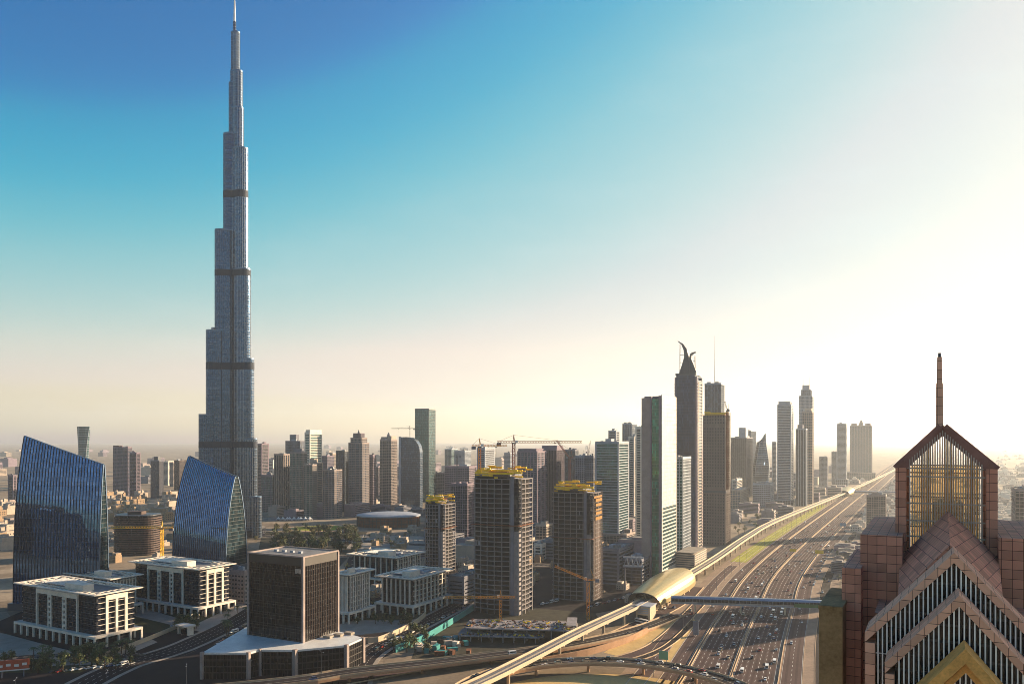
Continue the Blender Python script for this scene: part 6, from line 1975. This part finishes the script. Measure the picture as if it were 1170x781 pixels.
# small sheds, parked cars and clutter on the flat lots
scatter(60, OLD, 'small_building', 'small flat-roofed building on the shaded lots between offices and bare towers', 'building', 'small buildings on the shaded lots', (420, 606, 740, 690), 9, (.35, .7))
scatter(24, OLD, 'small_building', 'small building at the foot of the two curved glass towers', 'building', 'small buildings by the curved towers', (120, 598, 300, 655), 9, (.35, .7))
scatter(20, FAR, 'low_hall', 'low hall on the sandy land left of the viaduct', 'building', 'halls left of the viaduct', (836, 556, 960, 600), 16, (.4, .8))

# low walls and forecourts between the lower-left blocks
for nm, lab, pts, hh in (('boundary_wall', 'pale boundary wall along the street below the nearest white-framed block', [gp(112, 752), gp(160, 735), gp(205, 716), gp(235, 700)], 3),
                         ('boundary_wall', 'stepped grey wall around the lot before the ribbed office blocks', [gp(412, 733), gp(432, 733), gp(470, 716), gp(486, 704)], 4)):
    wall(nm, lab, spline(pts, 10), hh, .8, 'conc')
gk = thing('gatehouse', 'small white-roofed gatehouse between the ladder-windowed blocks', 'gatehouse', (*gp(212, 724), 0), R(-30))
MB().box(-7, 7, -4, 4, 6.2, 7.4).build('roof', M['white'], gk)
for x in (-5.4, 5.4): MB().box(x - .7, x + .7, -2.5, 2.5, 0, 6.19).build('pillar', M['white'], gk)
MB().box(-3, 3, -2, 2, 0, 4).build('booth', M['g_dark'], gk)

# ------------------------------------------------------------------ street lamps and road signs
lm = MB(); lm.tube([(0, 0, 0), (0, 0, 6), (0, 0, 13)], [.16, .12, .08], 6)
lm.beam((-2.4, 0, 13.3), (0, 0, 13), .14); lm.beam((2.4, 0, 13.3), (0, 0, 13), .14)
lmesh = lm.mesh('pole', M['dkgrey'])
hm_ = MB().box(-.55, .55, -.2, .2, -.12, .1).mesh('lamp_head', M['palegrey'])
def lamp(x, y, z, a, label, group):
    t = thing('street_lamp', label, 'street lamp', (x, y, z), a, group)
    link('pole', lmesh, t); link('lamp_head', hm_, t, (-2.5, 0, 13.3)); link('lamp_head', hm_, t, (2.5, 0, 13.3))
HN = sides(HW)
acc = 0
for i in range(1, len(HW)):
    acc += (HW[i] - HW[i - 1]).length
    if 480 < HW[i].y < 1500 and acc > 42:
        acc = 0
        a = math.atan2(HN[i].y, HN[i].x)
        lamp(HW[i].x, HW[i].y, .22, a, 'double-armed lamp post in the highway median', 'median lamp posts')
        p = HW[i] - HN[i] * 45.5
        lamp(p.x, p.y, .05, a, 'double-armed lamp post on the verge between highway and viaduct', 'verge lamp posts')
for i in range(6, len(R1) - 8, 4):
    n_ = sides(R1)[i]; p = R1[i] - n_ * 6.6
    lamp(p.x, p.y, p.z, math.atan2(n_.y, n_.x), 'lamp post on the edge of the sunlit ramp', 'ramp lamp posts')
M['ysign'] = plain('yellow_sign_face', (0.75, 0.55, 0.03), .5, var=.1)
M['gsign'] = plain('green_sign_face', (0.08, 0.30, 0.20), .5, var=.1)
M['bsign'] = plain('blue_sign_face', (0.04, 0.22, 0.42), .5, var=.1)
def sign(px, py, w, h, mt, label, nm='road_sign', hgt=9.0, a=-24):
    x, y = gp(px, py, hgt)
    t = thing(nm, label, 'road sign', (x, y, 0), R(a))
    MB().box(-w / 2, w / 2, -.15, .15, hgt - h / 2, hgt + h / 2).build('panel', M[mt], t)
    MB().box(-w / 2 - .12, w / 2 + .12, .16, .3, hgt - h / 2 - .12, hgt + h / 2 + .12).build('backing_frame', M['palegrey'], t)
    for sx in (-1, 1): MB().box(sx * w * .3 - .2, sx * w * .3 + .2, .31, .7, 0, hgt).build('post', M['grey'], t)
sign(906, 628, 8, 3.4, 'ysign', 'yellow sign over the middle of the highway')
sign(936, 630, 10, 4.2, 'ysign', 'larger yellow sign at the right edge of the highway')
sign(963, 599, 9, 5, 'bsign', 'blue sign by the road far right near the sheds')
sign(758, 748, 6, 5.5, 'gsign', 'rounded green sign on the golden sand by the ring flyover')
sign(795, 717, 4.2, 10, 'grey', 'tall grey sign back standing at the sand plot edge', hgt=6)

# ------------------------------------------------------------------ cars
def car_mesh(kind, paint):
    m_ = MB()
    L, W, H = {'sedan': (4.6, 1.85, 1.45), 'suv': (4.9, 2.0, 1.9), 'van': (5.6, 2.1, 2.4), 'bus': (12, 2.6, 3.2), 'truck': (9, 2.5, 3.3)}[kind]
    def sec(rows, m):           # rows: (y, half width, z0, z1)
        m_.loft([[(-w, y, a), (w, y, a), (w * .94, y, b), (-w * .94, y, b)] for y, w, a, b in rows], m)
    hw = W / 2
    if kind in ('sedan', 'suv'):
        b = .62 * H
        sec([(-L / 2, hw * .86, .35, b * .82), (-L / 2 + .4, hw, .25, b * .95), (-L * .1, hw, .25, b), (L * .25, hw, .25, b), (L / 2 - .3, hw, .25, b * .96), (L / 2, hw * .88, .35, b * .8)], 0)
        f0, f1, r0, r1 = (-L * .22, -L * .08, L * .22, L * .40) if kind == 'sedan' else (-L * .25, -L * .14, L * .36, L * .46)
        m_.loft([[(-hw * .9, f0, b), (hw * .9, f0, b), (hw * .9, r1, b), (-hw * .9, r1, b)], [(-hw * .72, f1, H - .08), (hw * .72, f1, H - .08), (hw * .72, r0, H - .08), (-hw * .72, r0, H - .08)]], 1)
        m_.box(-hw * .73, hw * .73, f1 - .03, r0 + .03, H - .078, H, 0)
    else:
        m_.box(-hw, hw, -L / 2, L / 2, .45, H, 0)
        m_.box(-hw - .02, hw + .02, -L / 2 + .5, L / 2 - (.5 if kind != 'truck' else L * .7), H * .52, H * .8, 1)
        m_.box(-hw * .92, hw * .92, -L / 2 - .03, -L / 2 + .1, H * .45, H * .82, 1)
    for sx in (-1, 1):
        for y in (-L * .31, L * .31):
            m_.loft([[(sx * (hw - .22) + dx, y + .33 * math.cos(q * math.pi / 4), .33 + .33 * math.sin(q * math.pi / 4)) for q in range(8)] for dx in ((0, .24) if sx > 0 else (-.24, 0))], 2)
    return m_.mesh('car', [M[paint], M['g_dark'], M['black']])
for nm, col in (('p_white', (.75, .74, .72)), ('p_silver', (.42, .42, .43)), ('p_black', (.02, .02, .022)), ('p_red', (.35, .03, .02)), ('p_blue', (.04, .08, .2)), ('p_beige', (.45, .36, .24))):
    m, n, l, b = new_mat(nm); b.inputs['Base Color'].default_value = (*col, 1); b.inputs['Roughness'].default_value = .22; b.inputs['Metallic'].default_value = .3 if nm == 'p_silver' else 0
    b.inputs['Coat Weight'].default_value = .6
    M[nm] = m
CARS = [(c, k, car_mesh(k, 'p_' + c)) for c in ('white', 'silver', 'black', 'red', 'blue', 'beige') for k in ('sedan', 'suv')] + [('white', 'van', car_mesh('van', 'p_white')), ('white', 'sedan', car_mesh('sedan', 'p_white')), ('white', 'suv', car_mesh('suv', 'p_white')), ('white', 'bus', car_mesh('bus', 'p_white'))]
BUS = [c for c in CARS if c[1] == 'bus'][0]
rc = random.Random(17)
CW = {'sedan': 'car', 'suv': 'off-roader', 'van': 'van', 'bus': 'bus'}
def put_car(p, a, place, group, c=None):
    col, kind, me = c or rc.choice(CARS[:-1] if rc.random() > .04 else CARS)
    o = link({'sedan': 'car', 'suv': 'car', 'van': 'van', 'bus': 'bus'}[kind], me, None, (p.x, p.y, p.z), a)
    tag(o, '%s %s %s' % (col, CW[kind], place), CW[kind].replace('off-roader', 'car'), group % {'c': col + ' ' + CW[kind]} if '%' in group else group)
    return o
def along(path, s_):
    for i in range(1, len(path)):
        L = (path[i] - path[i - 1]).length
        if s_ <= L: return path[i - 1].lerp(path[i], s_ / L), i
        s_ -= L
    return path[-1], len(path) - 1
used = []
def traffic(path, N, lanes, n_, y0, y1, z, place, group, flip=False, pw=1.0):
    tot = sum((path[i] - path[i - 1]).length for i in range(1, len(path)))
    made = tries = 0
    while made < n_ and tries < 6000:
        tries += 1
        p, i = along(path, tot * rc.random() ** pw)
        if not (y0 < p.y < y1): continue
        q = p + N[i] * (rc.choice(lanes) + rc.uniform(-.3, .3))
        if any((q - u).length < 8.5 for u in used): continue
        used.append(q.copy())
        d = path[i] - path[i - 1]
        put_car(Vector((q.x, q.y, q.z + z)), math.atan2(d.y, d.x) + (math.pi / 2 if flip else -math.pi / 2), place, group); made += 1
hp_ = [p for p in HW if p.y < 3200]; hn_ = sides(hp_)
LL, RL = [-20.5, -16.8, -13.1, -9.4, -5.7], [5.7, 9.4, 13.1, 16.8, 20.5, 24.2]
traffic(hp_, hn_, LL, 26, 490, 760, .08, 'on the left highway carriageway before or under the footbridge', 'cars on the near left carriageway')
traffic(hp_, hn_, RL, 22, 490, 760, .08, 'on the right highway carriageway before or under the footbridge', 'cars on the near right carriageway')
traffic(hp_, hn_, LL, 40, 780, 1400, .08, 'on the left highway carriageway beyond the footbridge', 'cars on the middle left carriageway')
traffic(hp_, hn_, RL, 40, 780, 1400, .08, 'on the right highway carriageway beyond the footbridge', 'cars on the middle right carriageway')
traffic(hp_, hn_, LL + RL, 60, 1400, 2600, .08, 'far off on the highway near the hazy towers', 'cars on the far highway')
traffic(hp_, hn_, [-38, -33.5], 12, 520, 1500, .08, 'on the service road left of the highway', 'cars on the left service road')
traffic(hp_, hn_, [33.5, 38], 20, 560, 1700, .08, 'on the service road right of the highway', 'cars on the right service road')
traffic(hp_, hn_, [51.8, 55.8], 18, 700, 1300, .08, 'on the shaded side road by the pink side wing', 'cars on the shaded side road')
traffic(RP, sides(RP), [-4.2, -.9, 2.2, 4.4], 34, 470, 620, .06, 'queuing on the ring flyover', 'cars on the ring flyover')
traffic(R1, sides(R1), [-3.6, 3.4], 5, 480, 640, .06, 'on the sunlit ramp under the viaduct', 'cars on the ramp')
traffic(R2, sides(R2), [-14, -8], 6, 520, 800, .14, 'on the road below the bare towers', 'cars below the bare towers')
traffic(R3, sides(R3), [-2, 2], 2, 590, 720, .17, 'on the slip road near the station', 'cars on the slip road')
bp = gp(733, 711)
put_car(Vector((bp[0], bp[1], .1)), s_ang + 1.2, 'parked by the entrance pod under the gold station', 'buses at the station', BUS)
# parked rows
for (xa, ya, xb, yb_, n_, where, gname) in ((20, 728, 70, 745, 10, 'parked in front of the nearest white-framed block', 'cars parked at the nearest office block'), (168, 728, 232, 700, 16, 'parked along the boulevard at the lower left', 'cars parked on the lower-left boulevard'),
                                   (250, 735, 292, 705, 10, 'parked on the dark lot left of the black tower', 'cars parked left of the black tower'), (430, 742, 530, 694, 18, 'parked along the street beside the ribbed office blocks', 'cars parked by the ribbed blocks'),
                                   (60, 768, 150, 758, 12, 'parked by the garden at the lower left', 'cars parked by the lower-left garden'), (310, 700, 380, 692, 10, 'parked behind the black tower', 'cars parked behind the black tower'), (500, 655, 540, 668, 10, 'parked by the low block right of the small bare tower', 'cars parked by the low block'), (400, 694, 432, 690, 8, 'parked before the ribbed office blocks', 'cars parked before the ribbed blocks'), (450, 632, 540, 634, 18, 'parked in the far lot left of the bare towers', 'cars parked in the far lot'), (620, 690, 690, 676, 14, 'parked in the shade behind the site podium', 'cars parked behind the podium'), (930, 668, 948, 628, 14, 'parked on the shaded strip right of the highway', 'cars parked right of the highway')):
    for i in range(n_):
        f = i / (n_ - 1)
        p = Vector((*gp(xa + (xb - xa) * f, ya + (yb_ - ya) * f), .06))
        if not free(p.x, p.y, -8): continue
        put_car(p, R(-26) + rc.choice((0, math.pi)) + rc.uniform(-.1, .1), where, gname)
for i in range(26):
    p = Vector((*gp(415 + (i % 13) * 5.2, 612 + (i // 13) * 6), .02))
    put_car(p, rc.uniform(-.2, .2), 'parked in the lot before the round red hall', 'cars parked at the round hall')
for i in range(14):
    p = Vector((*gp(708 + i * 3.2, 697 - i * .9), .02)) + Vector((-26, 12, 0))
    put_car(p, s_ang + rc.uniform(-.1, .1), 'parked in the shade left of the gold station', 'cars parked by the station')
